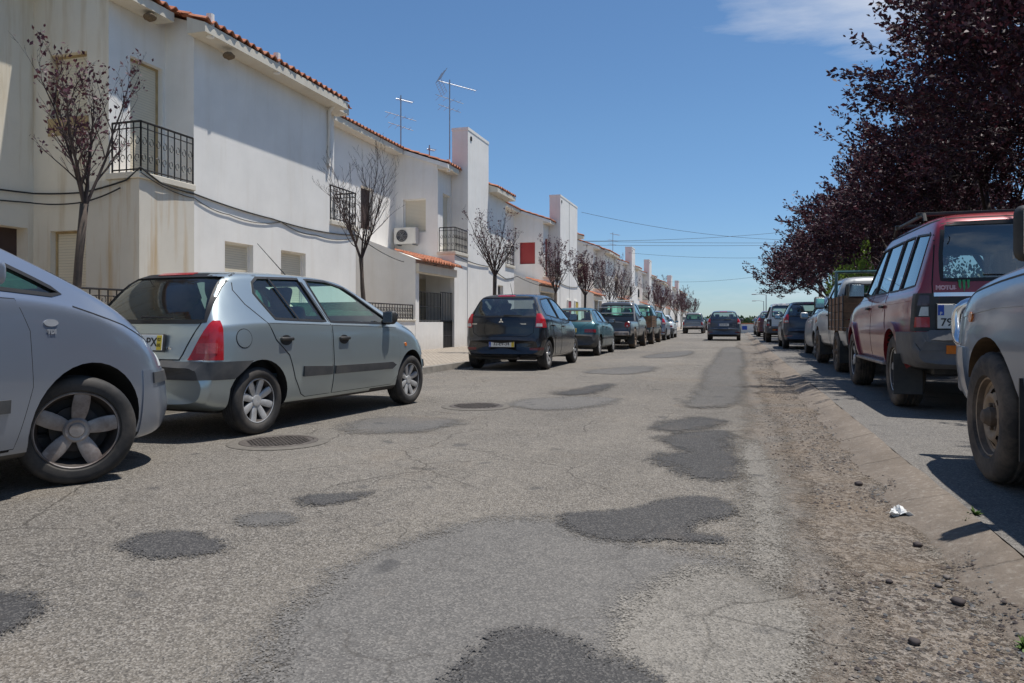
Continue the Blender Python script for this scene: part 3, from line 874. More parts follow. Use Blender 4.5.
def spec_pickup(pm, H=1.76, double=False, **kw):
    cr = 1.55 if double else 2.05      # rear of the cab
    S = dict(L=4.95, W=1.69, paint=pm, wr=.355, ww=.23, axles=(1.12, 4.12), style='steel', tum=.30, bow_r=.05, bow_f=.10, n=76, arch=1.18, inset=-.0, maxdepth=4.0,
        top=[(0, .60), (.04, .64), (.045, .96), (.06, 1.0), (cr-.02, 1.0), (cr, 1.02), (cr+.05, 1.56), (cr+.12, 1.70), (cr+.35, H), (cr+1.15, H), (cr+1.45, 1.70), (3.50, 1.22), (3.60, 1.20), (4.4, 1.13), (4.75, 1.05), (4.90, .90), (4.93, .74), (4.95, .55)] if not double else
            [(0, .60), (.04, .64), (.045, .96), (.06, 1.0), (cr-.02, 1.0), (cr, 1.02), (cr+.05, 1.56), (cr+.12, 1.70), (cr+.35, H), (2.75, H), (2.95, 1.70), (3.50, 1.22), (3.60, 1.20), (4.4, 1.13), (4.75, 1.05), (4.90, .90), (4.93, .74), (4.95, .55)],
        belt=[(0, 1.0), (3.5, 1.12), (4.5, 1.06), (4.95, .9)],
        bot=[(0, .48), (.4, .42), (4.3, .38), (4.7, .36), (4.95, .42)],
        plan=[(0, .78), (.08, .815), (.4, .825), (3.9, .84), (4.5, .84), (4.8, .815), (4.95, .76)],
        cabin=(cr+.10, 3.15, .55), ymid=cr+.7, front_seat=cr+.75 if not double else 2.5, dash=3.02, seath=.62, dashh=.5, underz=.48, pan=.34,
        side_windows=[[(cr+.22, 1.14), (cr+.24, 1.60), (2.95, 1.60), (3.35, 1.14)]] if not double else [[(1.75, 1.14), (1.78, 1.60), (2.42, 1.61), (2.44, 1.14)], [(2.52, 1.14), (2.50, 1.61), (2.86, 1.60), (3.34, 1.14)]],
        rear_glass=[(-.58, 1.18), (.58, 1.18), (.52, 1.55), (-.52, 1.55)], windscreen=[(-.64, 1.22), (.64, 1.22), (.56, 1.62), (-.56, 1.62)],
        doors=[dict(poly=[(cr+.18 if not double else 2.48, .46), (cr+.18 if not double else 2.48, 1.09), (3.40, 1.09), (3.42, .75), (3.36, .46)], handle=(cr+.38 if not double else 2.64, 1.0))],
        handlemat=M['trim'], mirror=(3.30, 1.26, .20, .25), well=M['well_mud'], wheelkw=dict(rf=.60, tyre='tyre_mud', rim='steel_mud'), exhaust=.5)
    S['shells'] = [('bumper', zband(.36, .72, 4.50, None), .02, pm, .04)]
    S['shells'] += both('tail_light', zband(.72, .93, None, .10, .68), .012, M['red_lens'])
    S['shells'] += both('headlight', zband(.74, .92, 4.66, None, .40), .01, M['clear_lens'])
    S['strokes'] = [('tailgate_gap', 'B', [(-.68, .99), (-.68, .60), (.68, .60), (.68, .99)], .006, M['seam'], .002),
                    ('bonnet_gap', 'RL', [(3.52, 1.115), (4.0, 1.085), (4.45, 1.045), (4.80, .955)], .005, M['seam'], .002),
                    ('body_crease', 'RL', [(3.40, .96), (4.0, .955), (4.80, .90)], .012, pm, .005, .01),
                    ('cab_gap', 'RL', [(cr-.03, .5), (cr-.03, .98)], .008, M['seam'], .002)]
    S['patches'] = [('indicator', 'RL', circ(4.42, .90, .038, 16, .8), M['orange_lens'], .010, .014)]
    def bed(root, B, P):
        P('rear_bumper', rounded(1.5, .16, .13, .02), M['alloy_dirty']).location = (0, -.06-B.L/2, .55)
        for sx in (-1, 1):
            P('mud_flap', box(sx*.72-.12, sx*.72+.12, .62, .632, .18, .55), M['trim'])
            P('mud_flap', box(sx*.72-.12, sx*.72+.12, 3.62, 3.632, .2, .6), M['trim'])
    S['extra'] = [bed]
    S['bedcut'] = (.07, cr-.06)
    S.update(kw); return S

def spec_van(pm):
    S = dict(L=4.76, W=1.81, paint=pm, wr=.317, ww=.205, axles=(.88, 3.72), style='five', tum=.36, bow_r=.15, bow_f=.44, n=76, arch=1.20, steer=-.60,
        top=[(0, .60), (.06, .68), (.08, 1.05), (.30, 1.50), (.50, 1.66), (1.4, 1.73), (2.3, 1.73), (2.65, 1.68), (4.02, 1.10), (4.28, .96), (4.50, .82), (4.66, .69), (4.76, .56)],
        belt=[(0, 1.10), (2.5, 1.11), (3.6, 1.07), (4.2, .90), (4.76, .56)],
        bot=[(0, .34), (.4, .24), (3.9, .20), (4.4, .19), (4.68, .22), (4.76, .30)],
        plan=[(0, .78), (.1, .84), (.5, .895), (3.6, .905), (4.2, .895), (4.55, .85), (4.76, .74)],
        cabin=(.36, 3.55, .45), ymid=2.0, front_seat=2.45, rear_seat=1.4, dash=3.1, seath=.7, dashh=.48,
        side_windows=[[(.55, 1.16), (.62, 1.50), (1.30, 1.56), (1.32, 1.16)], [(1.40, 1.16), (1.38, 1.57), (2.24, 1.57), (2.26, 1.15)], [(2.34, 1.15), (2.32, 1.57), (2.62, 1.55), (3.08, 1.345), (3.10, 1.135)], [(3.15, 1.135), (3.14, 1.315), (3.42, 1.185), (3.56, 1.115), (3.50, 1.108)]],
        rear_glass=[(-.68, 1.12), (.68, 1.12), (.58, 1.58), (-.58, 1.58)], windscreen=[(-.72, 1.14), (.72, 1.14), (.58, 1.60), (-.58, 1.60)],
        doors=[dict(poly=[(2.30, .28), (2.30, 1.10), (3.26, 1.07), (3.33, .9), (3.34, .6), (3.26, .28)], handle=(2.50, .98)), dict(poly=[(1.36, .28), (1.36, 1.10), (2.27, 1.10), (2.27, .28)], handle=(1.55, .98))],
        mirror=(3.06, 1.20, .18, .17), mirrormat=pm, wheelkw=dict(rf=.70, tyre='tyre', rim='alloy_dirty'), handlemat=pm)
    S['shells'] = [('bumper', [((0, 0, .2), (0, 0, -1)), ((0, 0, .64), (0, 0, 1)), ((0, 4.12, 0), (0, -1, 0))], .007, pm, .02), ('bumper', zband(.2, .66, None, .5), .01, pm, .02),
                   ('bumper_strip', zband(.55, .62, 4.22, None), .018, M['bumper'], .025)]
    S['shells'] += both('headlight', [((.45, 0, 0), (-1, 0, 0)), ((0, 4.36, .65), (0, -1, .35)), ((0, 0, .655), (0, 0, -1)), ((0, 0, .82), (0, 0, 1))], .008, M['clear_lens'])
    S['patches'] = [('side_moulding', 'RL', [(2.33, .485), (3.21, .475), (3.21, .545), (2.33, .55)], M['bumper'], .018, .02),
                    ('side_badge', 'RL', [(3.46+.045*math.cos(t), .945+.020*math.sin(t)) for t in [2*PI*k/16 for k in range(16)]], M['badge_grey'], .006, .006)]
    S['strokes'] = [('bonnet_gap', 'RL', [(3.62, 1.04), (4.0, .93), (4.3, .80)], .004, M['seam'], .0015),
                    ('sill_gap', 'RL', [(2.0, .27), (3.24, .27)], .005, M['seam'], .002)]
    def words(root, B, P):
        c = B.bvh.ray_cast(Vector((3, 3.46, .895)), Vector((-1, 0, 0)))[0]
        o = obj('side_letters', text_mesh('TDI', .035, .001, .002), M['badge_grey'], root); o.location = (c.x+.006, c.y-B.L/2, c.z); o.rotation_euler = (PI/2, 0, PI/2)
    S['extra'] = [words]
    return S

def bed_boolean(root, S):
    pass
# ------------------------------------------------------------------ ground, road, pavement
def road_mat(name, base, dark, light, rag=1.0, speck=1.0, brown=0.0, edge=0.0, peb=0.0):
    n = N(name); v = n.coord()
    fine = n.noise(v, 95, 3, .7); mid = n.noise(v, 9, 5, .65); big = n.noise(v, .7, 6, .6, .4); vb = n.noise(v, .17, 4, .5)
    grit = n.noise(v, 34, 4, .75)
    def vo(s):
        x = n.n('ShaderNodeTexVoronoi'); n.t.links.new(v, x.inputs['Vector']); x.inputs['Scale'].default_value = s
        q = n.n('ShaderNodeSeparateColor'); n.t.links.new(x.outputs['Color'], q.inputs[0]); return x.outputs['Distance'], q.outputs[0], q.outputs[1]
    d1, c1, e1 = vo(165); d2, c2, e2 = vo(48)
    c = n.mix(n.ramp(big, (.32, 0), (.7, 1)), base, light)
    c = n.mix(n.math('MULTIPLY', n.ramp(vb, (.40, 0), (.60, 1)), .6), c, dark)
    c = n.mix(n.math('MULTIPLY', n.ramp(n.noise(v, .42, 5, .7, .8), (.50, 0), (.66, 1)), .55), c, dark)
    c = n.mix(n.math('MULTIPLY', n.ramp(mid, (.35, 1), (.6, 0)), .45), c, dark)
    c = n.mix(n.math('MULTIPLY', n.ramp(grit, (.48, 0), (.7, 1)), .45*speck), c, light)
    c = n.mix(n.math('MULTIPLY', n.ramp(grit, (.3, 1), (.5, 0)), .5*speck), c, dark)
    c = n.mix(n.math('MULTIPLY', n.ramp(c1, (.62, 0), (.9, 1)), .42*speck), c, (.42, .39, .35))
    c = n.mix(n.math('MULTIPLY', n.ramp(c1, (.10, 1), (.34, 0)), .55*speck), c, (.035, .033, .032))
    if peb:
        c = n.mix(n.math('MULTIPLY', n.ramp(c2, (.60, 0), (.85, 1)), .55*peb), c, (.33, .29, .25))
        c = n.mix(n.math('MULTIPLY', n.ramp(c2, (.12, 1), (.30, 0)), .6*peb), c, (.05, .042, .038))
    vs = n.coord((1.6, .11, 1)); st = n.noise(vs, 1.0, 4, .6)
    c = n.mix(n.math('MULTIPLY', n.ramp(st, (.45, 0), (.75, 1)), .28), c, light)
    nv = n.n('ShaderNodeTexNoise'); n.t.links.new(v, nv.inputs['Vector']); nv.inputs['Scale'].default_value = 2.5; nv.inputs['Detail'].default_value = 6
    wv = n.mix(.22, v, nv.outputs['Color'])
    ck = n.n('ShaderNodeTexVoronoi'); ck.feature = 'DISTANCE_TO_EDGE'; n.t.links.new(wv, ck.inputs['Vector']); ck.inputs['Scale'].default_value = 1.5
    cm = n.math('MULTIPLY', n.ramp(ck.outputs['Distance'], (0, 1), (.010, 0)), n.ramp(n.noise(v, .6, 3), (.44, 0), (.56, 1)))
    cm = n.math('MULTIPLY', cm, n.ramp(grit, (.38, 0), (.55, 1)))
    ck2 = n.n('ShaderNodeTexVoronoi'); ck2.feature = 'DISTANCE_TO_EDGE'; n.t.links.new(wv, ck2.inputs['Vector']); ck2.inputs['Scale'].default_value = 6.5
    cm2 = n.math('MULTIPLY', n.ramp(ck2.outputs['Distance'], (0, 1), (.035, 0)), n.math('MULTIPLY', n.ramp(n.noise(v, .9, 4), (.54, 0), (.62, 1)), n.ramp(grit, (.4, 0), (.6, 1))))
    cm = n.math('MAXIMUM', cm, cm2)
    c = n.mix(n.math('MULTIPLY', cm, .55), c, (.05, .042, .035))
    sp = n.noise(v, 3.3, 2, .4)
    c = n.mix(n.math('MULTIPLY', n.ramp(sp, (.68, 0), (.73, 1)), .5), c, (.045, .045, .047))
    sm = n.noise(v, .55, 5, .7)     # earth worked into the surface
    c = n.mix(n.math('MULTIPLY', n.ramp(sm, (.55, 0), (.72, 1)), .28), c, (.23, .175, .12))
    if brown: c = n.mix(n.math('MULTIPLY', n.ramp(n.noise(v, 1.4, 6, .65), (.4, 0), (.62, 1)), brown), c, (.21, .155, .105))
    h = n.math('ADD', fine, n.math('MULTIPLY', d1, .8))
    if peb: h = n.math('ADD', h, n.math('MULTIPLY', d2, 1.2*peb))
    h = n.math('SUBTRACT', h, n.math('MULTIPLY', cm, 2.0))
    p = n.principled(Base_Color=c, Roughness=.88, Normal=n.bump(h, .7*rag, .007), Specular_IOR_Level=.3)
    if edge:
        at = n.n('ShaderNodeAttribute'); at.attribute_name = 'edge'
        e = n.math('ADD', at.outputs['Fac'], n.math('MULTIPLY', n.math('SUBTRACT', n.noise(v, 26, 5, .8), .5), 4.0))
        e = n.math('ADD', e, n.math('MULTIPLY', n.math('SUBTRACT', n.noise(v, 3.2, 4, .7), .5), 4.0))
        e = n.math('ADD', e, n.math('MULTIPLY', n.math('SUBTRACT', c1, .5), 1.6))
        e = n.n('ShaderNodeMath', operation='MULTIPLY_ADD').outputs[0].node if False else e
        cl = n.n('ShaderNodeMath'); cl.operation = 'MULTIPLY_ADD'; cl.use_clamp = True; n.set(cl.inputs[0], e); cl.inputs[1].default_value = edge; cl.inputs[2].default_value = .5
        tr = n.n('ShaderNodeBsdfTransparent'); ms = n.n('ShaderNodeMixShader'); n.set(ms.inputs[0], cl.outputs[0])
        n.t.links.new(tr.outputs[0], ms.inputs[1]); n.t.links.new(p.outputs[0], ms.inputs[2]); n.t.links.new(ms.outputs[0], n.out.inputs[0])
    return n.m

M['asphalt'] = road_mat('old_pale_asphalt', (.160, .142, .119), (.083, .074, .064), (.252, .224, .186), 1.1, 1.2)
M['asphalt_lot'] = road_mat('parking_asphalt', (.165, .152, .137), (.11, .102, .093), (.21, .193, .172), .8, .8)
M['patch_dark'] = road_mat('dark_repair_asphalt', (.058, .056, .056), (.040, .039, .040), (.082, .078, .074), 1.0, .5, edge=2.2)
M['patch_mid'] = road_mat('grey_repair_asphalt', (.112, .106, .099), (.082, .079, .076), (.145, .136, .125), .8, .5, edge=1.2)
M['patch_strip'] = road_mat('worn_strip_asphalt', (.105, .098, .09), (.075, .071, .067), (.135, .126, .114), .8, .6, edge=1.3)
M['patch_big'] = road_mat('smooth_grey_asphalt', (.128, .121, .112), (.088, .084, .080), (.165, .154, .140), .6, .6, edge=.8)
M['patch_pale'] = road_mat('pale_worn_asphalt', (.215, .197, .170), (.135, .124, .108), (.265, .243, .210), 1, .8, edge=.7)
M['dirt'] = road_mat('gravelly_dirt', (.150, .120, .092), (.092, .074, .058), (.205, .170, .134), 1.4, 1.1, .5, edge=.7, peb=1)
M['dirt_edge'] = road_mat('dusty_road_edge', (.16, .14, .118), (.10, .09, .08), (.215, .19, .16), 1.2, 1.0, .35, edge=.5, peb=.5)

n = N('worn_concrete_gutter'); v = n.coord()
c = n.mix(n.noise(v, 3, 6, .65), (.135, .108, .084), (.225, .185, .148))
c = n.mix(n.math('MULTIPLY', n.ramp(n.noise(v, 60, 3), (.5, 0), (.7, 1)), .5), c, (.11, .09, .07))
c = n.mix(n.math('MULTIPLY', n.ramp(n.noise(v, 9, 6, .7), (.50, 0), (.68, 1)), .55), c, (.13, .105, .082))
c = n.mix(n.math('MULTIPLY', n.ramp(n.noise(v, 28, 4, .7), (.52, 0), (.66, 1)), .5), c, (.31, .28, .24))
sep = n.n('ShaderNodeSeparateXYZ'); n.t.links.new(v, sep.inputs[0])
jt = n.math('FRACT', n.math('ADD', n.math('MULTIPLY', sep.outputs[1], .95), n.math('MULTIPLY', n.noise(v, 5, 4, .7), .10)))
jn = n.ramp(jt, (0, 1), (.018, 0), (.985, 0), (1, 1))
c = n.mix(n.math('MULTIPLY', jn, n.ramp(n.noise(v, 2.3, 3), (.45, 0), (.65, .6))), c, (.06, .048, .036))
c = n.mix(n.math('MULTIPLY', n.ramp(n.noise(v, 1.7, 6, .75), (.44, 0), (.60, 1)), .6), c, (.12, .095, .072))
hh = n.math('SUBTRACT', n.noise(v, 30, 6, .75), n.math('MULTIPLY', jn, 1.5))
n.principled(Base_Color=c, Roughness=.9, Normal=n.bump(hh, .8, .012)); M['gutter'] = n.m

n = N('beige_paving'); v = n.coord()
br = n.n('ShaderNodeTexBrick'); n.t.links.new(v, br.inputs['Vector']); br.inputs['Scale'].default_value = 1
br.inputs['Brick Width'].default_value = .10; br.inputs['Row Height'].default_value = .10; br.inputs['Mortar Size'].default_value = .008
n.set(br.inputs['Color1'], (.40, .34, .27)); n.set(br.inputs['Color2'], (.30, .255, .20)); n.set(br.inputs['Mortar'], (.14, .12, .10))
c = n.mix(n.math('MULTIPLY', n.ramp(n.noise(v, 2, 5), (.4, 0), (.7, 1)), .4), br.outputs[0], (.22, .18, .14))
n.principled(Base_Color=c, Roughness=.85, Normal=n.bump(br.outputs['Fac'], -.4, .006)); M['paving'] = n.m

M['kerb'] = plain('kerb_stone', (.26, .235, .20), .85, var=.35, scale=5, bump=.3)
M['field'] = plain('dry_grass_ground', (.13, .12, .06), .95, var=.5, scale=.6)

def grid_sheet(x0, x1, y0, y1, z, nx, ny, fz=None):
    V, F = [], []
    for j in range(ny+1):
        for i in range(nx+1):
            x = x0+(x1-x0)*i/nx; y = y0+(y1-y0)*j/ny
            V.append((x, y, z+(fz(x, y) if fz else 0)))
    for j in range(ny):
        for i in range(nx):
            a = j*(nx+1)+i; F.append((a, a+1, a+nx+2, a+nx+1))
    return V, F

tag(obj('ground', grid_sheet(-900, 900, -60, 1500, -.03, 6, 6), M['field']), kind='structure')
RX = .80    # right edge of the carriageway
def kx(y):   # left kerb line
    return float(np.interp(y, [-4, 5, 16, 40, 140], [-5.72, -5.62, -5.35, -5.3, -5.3]))
ys = [-4+i*2 for i in range(78)]
V = []; F = []
for i, y in enumerate(ys):
    V += [(kx(y), y, 0), (RX, y, 0)]
    if i: F.append((2*i-2, 2*i-1, 2*i+1, 2*i))
tag(obj('road', (V, F), M['asphalt']), kind='structure')
# left kerb and pavement
V = []; F = []
for i, y in enumerate(ys):
    x = kx(y); V += [(x, y, -.02), (x-.015, y, .115), (x-.13, y, .12), (x-.13, y, -.02)]
    if i:
        a = 4*i
        for k in range(3): F.append((a-4+k, a+k, a+k+1, a-3+k))
tag(obj('kerb', (V, F), M['kerb'], smooth=30), kind='structure')
V = []; F = []
for i, y in enumerate(ys):
    V += [(kx(y)-.13, y, .118), (-11.3, y, .118)]
    if i: F.append((2*i-2, 2*i-1, 2*i+1, 2*i))
o = obj('pavement', (V, F), M['paving']); tag(o, kind='structure')
# right: sunken concrete gutter with broken edge, then the parking strip a little higher
def nz(x, y, s=1.0, seed=0): return noise.noise(Vector((x*s+seed, y*s, seed*1.7)))
V = []; F = []
yy = np.concatenate([np.arange(.5, 12, .12), np.arange(12, 150, 1.2)])
for i, y in enumerate(yy):
    xl = RX-.02+.11*nz(0, y, 1.4, 3)+.06*nz(0, y, 5, 5)+.03*nz(0, y, 17, 5); xr = 1.02+.025*nz(0, y, .9, 9)+.012*nz(0, y, 5, 2)
    for (x, z) in ((xl-.05, -.012), (xl, .012+.006*nz(0, y, 5, 7)), (xl*.55+xr*.45, .045+.008*nz(0, y, 3, 1)), (xr, .085), (xr+.02, .07)): V.append((x, y, z))
    if i:
        a = 5*i
        for k in range(4): F.append((a-5+k, a-4+k, a+k+1, a+k))
tag(obj('gutter', (V, F), M['gutter'], smooth=True), kind='structure')
tag(obj('parking_strip', grid_sheet(1.03, 3.9, -4, 150, .078, 1, 1), M['asphalt_lot']), kind='structure')
M['verge'] = road_mat('dusty_verge', (.155, .125, .095), (.095, .078, .062), (.21, .175, .14), 1.4, 1.1, .5)
tag(obj('verge', grid_sheet(4.05, 40, -4, 150, .13, 1, 1), M['verge']), kind='structure')
V = []; F = []
o = obj('kerb', box(3.9, 4.05, -4, 150, -.02, .2, .015, 1), M['kerb']); tag(o, kind='structure')

# worn sheets laid on the road; their edge fades and crumbles away
def blob(pts, z, mat, name='road_patch', w=.045, cell=.05):
    sm = np.array(chaikin([tuple(p) for p in pts], 2, True))
    lo = sm.min(0)-2.5*w; hi = sm.max(0)+2.5*w
    nx = max(2, int((hi[0]-lo[0])/cell)); ny = max(2, int((hi[1]-lo[1])/cell)); ny = min(ny, 500)
    X, Y = np.meshgrid(np.linspace(lo[0], hi[0], nx+1), np.linspace(lo[1], hi[1], ny+1)); Q = np.stack([X.ravel(), Y.ravel()], 1)
    best = np.full(len(Q), 1e9); ins = np.zeros(len(Q), bool); m = len(sm)
    for i in range(m):
        a, b = sm[i], sm[(i+1) % m]; ab = b-a; L2 = max(1e-12, ab@ab)
        t = np.clip(((Q-a)@ab)/L2, 0, 1); d = np.linalg.norm(Q-(a+t[:, None]*ab), axis=1); best = np.minimum(best, d)
        c = (a[1] > Q[:, 1]) != (b[1] > Q[:, 1])
        with np.errstate(divide='ignore', invalid='ignore'): xi = (b[0]-a[0])*(Q[:, 1]-a[1])/(b[1]-a[1])+a[0]
        ins ^= c & (Q[:, 0] < xi)
    sd = np.where(ins, best, -best)/w
    F = []
    for j in range(ny):
        for i in range(nx):
            k = j*(nx+1)+i; q = (k, k+1, k+nx+2, k+nx+1)
            if max(sd[list(q)]) > -2.2: F.append(q)
    me = bpy.data.meshes.new(name); me.from_pydata([(x, y, z) for x, y in Q], [], F)
    at = me.attributes.new('edge', 'FLOAT', 'POINT'); at.data.foreach_set('value', np.clip(sd, -4, 4).astype(np.float32))
    return tag(obj(name, me, mat), kind='structure')

blob([(-1.42,2.17),(-1.45,2.42),(-1.37,2.83),(-1.22,3.29),(-.82,3.47),(-.55,3.08),(-.14,3.14),(.09,2.84),(.21,2.67),(.21,2.28),(.14,2.01),(.0,1.3),(-.95,1.2),(-1.25,1.6)], .004, M['patch_big'], w=.09)
blob([(-.32,2.61),(-.13,2.93),(.09,2.89),(.22,2.63),(.22,2.28),(.16,2.02),(-.18,1.80),(-.39,2.16)], .008, M['patch_pale'], w=.06)
# broken dusty margin along the gutter
pl = [(.12+.10*nz(0, y, .5, 11)+.05*nz(0, y, 2, 6), y) for y in np.arange(.6, 36, .25)]
blob(pl+[(.80, 36), (.80, .6)], .0072, M['dirt_edge'], w=.09, cell=.08)
blob([(.10,2.6),(.05,3.3),(.08,4.4),(.02,5.6),(.16,6.4),(.24,5.0),(.22,3.8),(.20,2.9)], .0088, M['patch_pale'], w=.06)
pl = [(.36+.10*nz(0, y, .7, 21)+.07*nz(0, y, 2.6, 16), y) for y in np.arange(.6, 15, .2)]
blob(pl+[(.80, 16), (.80, .6)], .0104, M['dirt'], w=.06, cell=.06)
bi = 0
for pts, z, m in (
    ([(-2.51,2.48),(-2.55,2.61),(-2.49,2.69),(-2.4,2.75),(-2.25,2.7),(-2.08,2.64),(-2.03,2.53),(-2.11,2.44),(-2.25,2.38),(-2.39,2.41)], .005, 'patch_dark'),
    ([(-2.3,2.94),(-2.3,3.08),(-2.18,3.15),(-2.05,3.11),(-1.99,2.98),(-2.1,2.9),(-2.2,2.88)], .004, 'patch_mid'),
    ([(-2.28,3.38),(-2.25,3.53),(-2.07,3.56),(-1.93,3.73),(-1.91,3.54),(-1.99,3.36),(-2.12,3.29)], .005, 'patch_dark'),
    ([(-2.6,1.84),(-2.47,1.93),(-2.36,1.95),(-2.22,1.89),(-2.13,1.8),(-2.11,1.71),(-2.19,1.55),(-2.6,1.5)], .006, 'patch_dark'),
    ([(-.76,1.60),(-.72,1.8),(-.71,1.93),(-.71,2.06),(-.64,2.17),(-.51,2.17),(-.41,2.12),(-.36,2.03),(-.25,2.02),(-.16,1.92),(-.15,1.70),(-.3,1.3),(-.75,1.3)], .009, 'patch_dark'),
    ([(-.82,3.41),(-.76,3.56),(-.56,3.69),(-.43,3.77),(-.34,4.04),(-.1,4.11),(.01,3.9),(0,3.7),(-.16,3.58),(-.2,3.39),(0,3.33),(-.14,3.21),(-.31,3.22),(-.52,3.15),(-.69,3.21)], .006, 'patch_dark'),
    ([(-.75,6.61),(-.64,7.13),(-.34,7.53),(-.05,7.38),(-.12,7.0),(-.3,6.62),(-.51,6.32)], .007, 'patch_dark'),
    ([(-.62,5.96),(-.45,6.4),(-.09,6.69),(0,6.31),(-.05,5.74),(.11,5.21),(.09,4.67),(-.09,4.48),(-.26,4.54),(-.39,4.85),(-.57,5.08),(-.55,5.28),(-.32,5.48)], .006, 'patch_dark'),
    ([(-.62,8.6),(-.50,9.76),(-.50,12.32),(-.58,14.9),(-.45,18.91),(-.5,25.71),(-.2,30),(.30,26.12),(.18,20),(.28,17.01),(.05,14.5),(.15,12.57),(.10,9.98),(0,8.6),(-.35,8.2)], .009, 'patch_strip'),
    ([(-2.36,9.35),(-2.14,10.01),(-1.98,11.09),(-1.77,11.15),(-1.71,9.99),(-1.9,9.22)], .007, 'patch_dark'),
    ([(-3.47,5.98),(-3.46,6.5),(-3.01,6.71),(-2.5,6.63),(-2.48,5.96),(-2.8,5.62),(-3.19,5.56)], .005, 'patch_mid'),
    ([(-2.61,8.27),(-2.12,9.02),(-1.39,9.24),(-1.37,8.32),(-1.79,7.6),(-2.3,7.63)], .005, 'patch_big'),
    ([(-2.9,13.5),(-2.3,15.5),(-1.6,16.0),(-1.5,14.0),(-2.0,13.0)], .005, 'patch_mid'),
    ([(-2.6,19),(-2.0,24),(-1.2,25),(-1.3,20)], .005, 'patch_mid')):
    bi += 1; blob(pts, z+.00013*bi, M[m], w=.045 if pts[0][1] < 5 else .10)

# iron covers
M['iron'] = plain('rusty_cast_iron', (.115, .098, .085), .7, metal=.3, var=.4, scale=25)
M['mortar'] = plain('cover_surround', (.14, .125, .105), .9, scale=20)
def cover(x, y, r, label):
    t = thing('manhole_cover', label, 'manhole cover', (x, y, 0))
    fr = lathe([(.004, r+.09), (.009, r+.06), (.010, r+.005), (.006, r)], 48, 'z'); obj('surround', fr, M['mortar'], t)
    bm = bmesh.new(); v, f = lathe([(.010, r), (.014, r-.01), (.014, r-.03), (.009, r-.035), (.009, .001)], 48, 'z')
    m = bpy.data.meshes.new('t'); m.from_pydata(v, [], f); bm.from_mesh(m); bpy.data.meshes.remove(m)
    for i in range(-7, 8):
        for j in range(-7, 8):
            px, py = i*r/8, j*r/8
            if math.hypot(px, py) < r-.06: bm_box(bm, px-.011, px+.011, py-.011, py+.011, .008, .0145)
    obj('lid', bm, M['iron'], t)
cover(-3.45, 4.98, .30, 'round rusty iron manhole cover beside the rear wheel of the silver hatchback')
cover(-2.78, 7.72, .30, 'round iron manhole cover out in the road ahead of the silver hatchback')

# ------------------------------------------------------------------ gravel and litter
def rock(s, seed=0, sub=1):
    bm = bmesh.new(); bmesh.ops.create_icosphere(bm, subdivisions=sub, radius=s)
    for v in bm.verts:
        q = v.co.copy(); v.co *= 1+.35*noise.noise(q/s*1.3+Vector((seed*3.1, seed, 0)))
        v.co.z *= .62
    return bm
M['stone'] = plain('loose_stone', (.19, .165, .145), .9, var=.55, scale=30)
M['stone_dark'] = plain('dark_stone', (.065, .052, .050), .85, var=.4, scale=30)
def gravel(name, nst, fx, smin, smax, mats):
    base = np.array([(1,0,0),(-1,0,0),(0,1,0),(0,-1,0),(0,0,.7),(0,0,-.5)], float)
    ft = np.array([(0,2,4),(2,1,4),(1,3,4),(3,0,4),(2,0,5),(1,2,5),(3,1,5),(0,3,5)])
    V = np.zeros((nst, 6, 3)); 
    for i in range(nst):
        x, y, z = fx(); s = smin*(smax/smin)**(random.random()**3.8)
        b = base*(s*(.7+.6*rng.random((6, 1))))*np.array([1, .75, .75])
        a = random.random()*6.28; ca, sa = math.cos(a), math.sin(a)
        q = b.copy(); q[:, 0] = b[:, 0]*ca-b[:, 1]*sa; q[:, 1] = b[:, 0]*sa+b[:, 1]*ca
        V[i] = q+np.array([x, y, z+s*.2])
    F = (ft[None]+6*np.arange(nst)[:, None, None]).reshape(-1, 3)
    m = bpy.data.meshes.new(name); m.from_pydata(V.reshape(-1, 3).tolist(), [], F.tolist())
    for x in mats: m.materials.append(x)
    mi = np.repeat((rng.random(nst)*len(mats)).astype(int), 8)
    m.polygons.foreach_set('material_index', mi.tolist())
    o = bpy.data.objects.new(name, m); COL.objects.link(o); return tag(o, kind='stuff')
M['grit_a'] = plain('grit_pale', (.24, .21, .18), .9, var=.4, scale=12); M['grit_b'] = plain('grit_brown', (.13, .10, .08), .9, var=.4, scale=12)
M['grit_c'] = plain('grit_grey', (.12, .12, .12), .9, var=.4, scale=12)
def margin():
    while True:
        y = 1.2+22*random.random()**2.4
        x = .20+.74*random.random()**.6
        if nz(x, y, 1.6, 31)+.35*nz(x, y, 5, 3) > -.12: return x, y, (.030 if x > .84 else .018 if x > .80 else .010) if x > .36 else .008
gravel('gravel', 36000, margin, .0015, .013, [M['grit_a'], M['grit_b'], M['grit_c'], M['grit_b'], M['stone_dark']])
def anyroad():
    y = 1.2+9*random.random()**1.8; return random.uniform(-4, 1.0), y, .002
gravel('road_grit', 6000, anyroad, .0012, .004, [M['grit_a'], M['grit_b'], M['grit_c']])
for i, (x, y, s, m, lab) in enumerate([(.71, 2.76, .022, 'stone_dark', 'dark chunky stone in the gravel beside the gutter, nearest the gutter edge'),
        (.50, 2.38, .017, 'stone_dark', 'dark reddish stone lying alone in the gravel nearest the camera'),
        (.69, 2.92, .014, 'stone', 'small grey stone beside the largest dark chunk'),
        (.53, 2.91, .013, 'stone_dark', 'small dark stone set apart in the middle of the gravel'),
        (.74, 3.02, .014, 'stone', 'pale stone touching the gutter edge by the weeds'),
        (.73, 3.42, .018, 'stone_dark', 'dark flat stone just below the white litter'),
        (.68, 4.6, .022, 'stone_dark', 'dark broken lump in the gravel beyond the white litter')]):
    tag(obj('stone', rock(s, i+2, 2), M[m], loc=(x, y, .012+s*.35), smooth=True), lab, 'stone', 'loose stones beside the gutter')
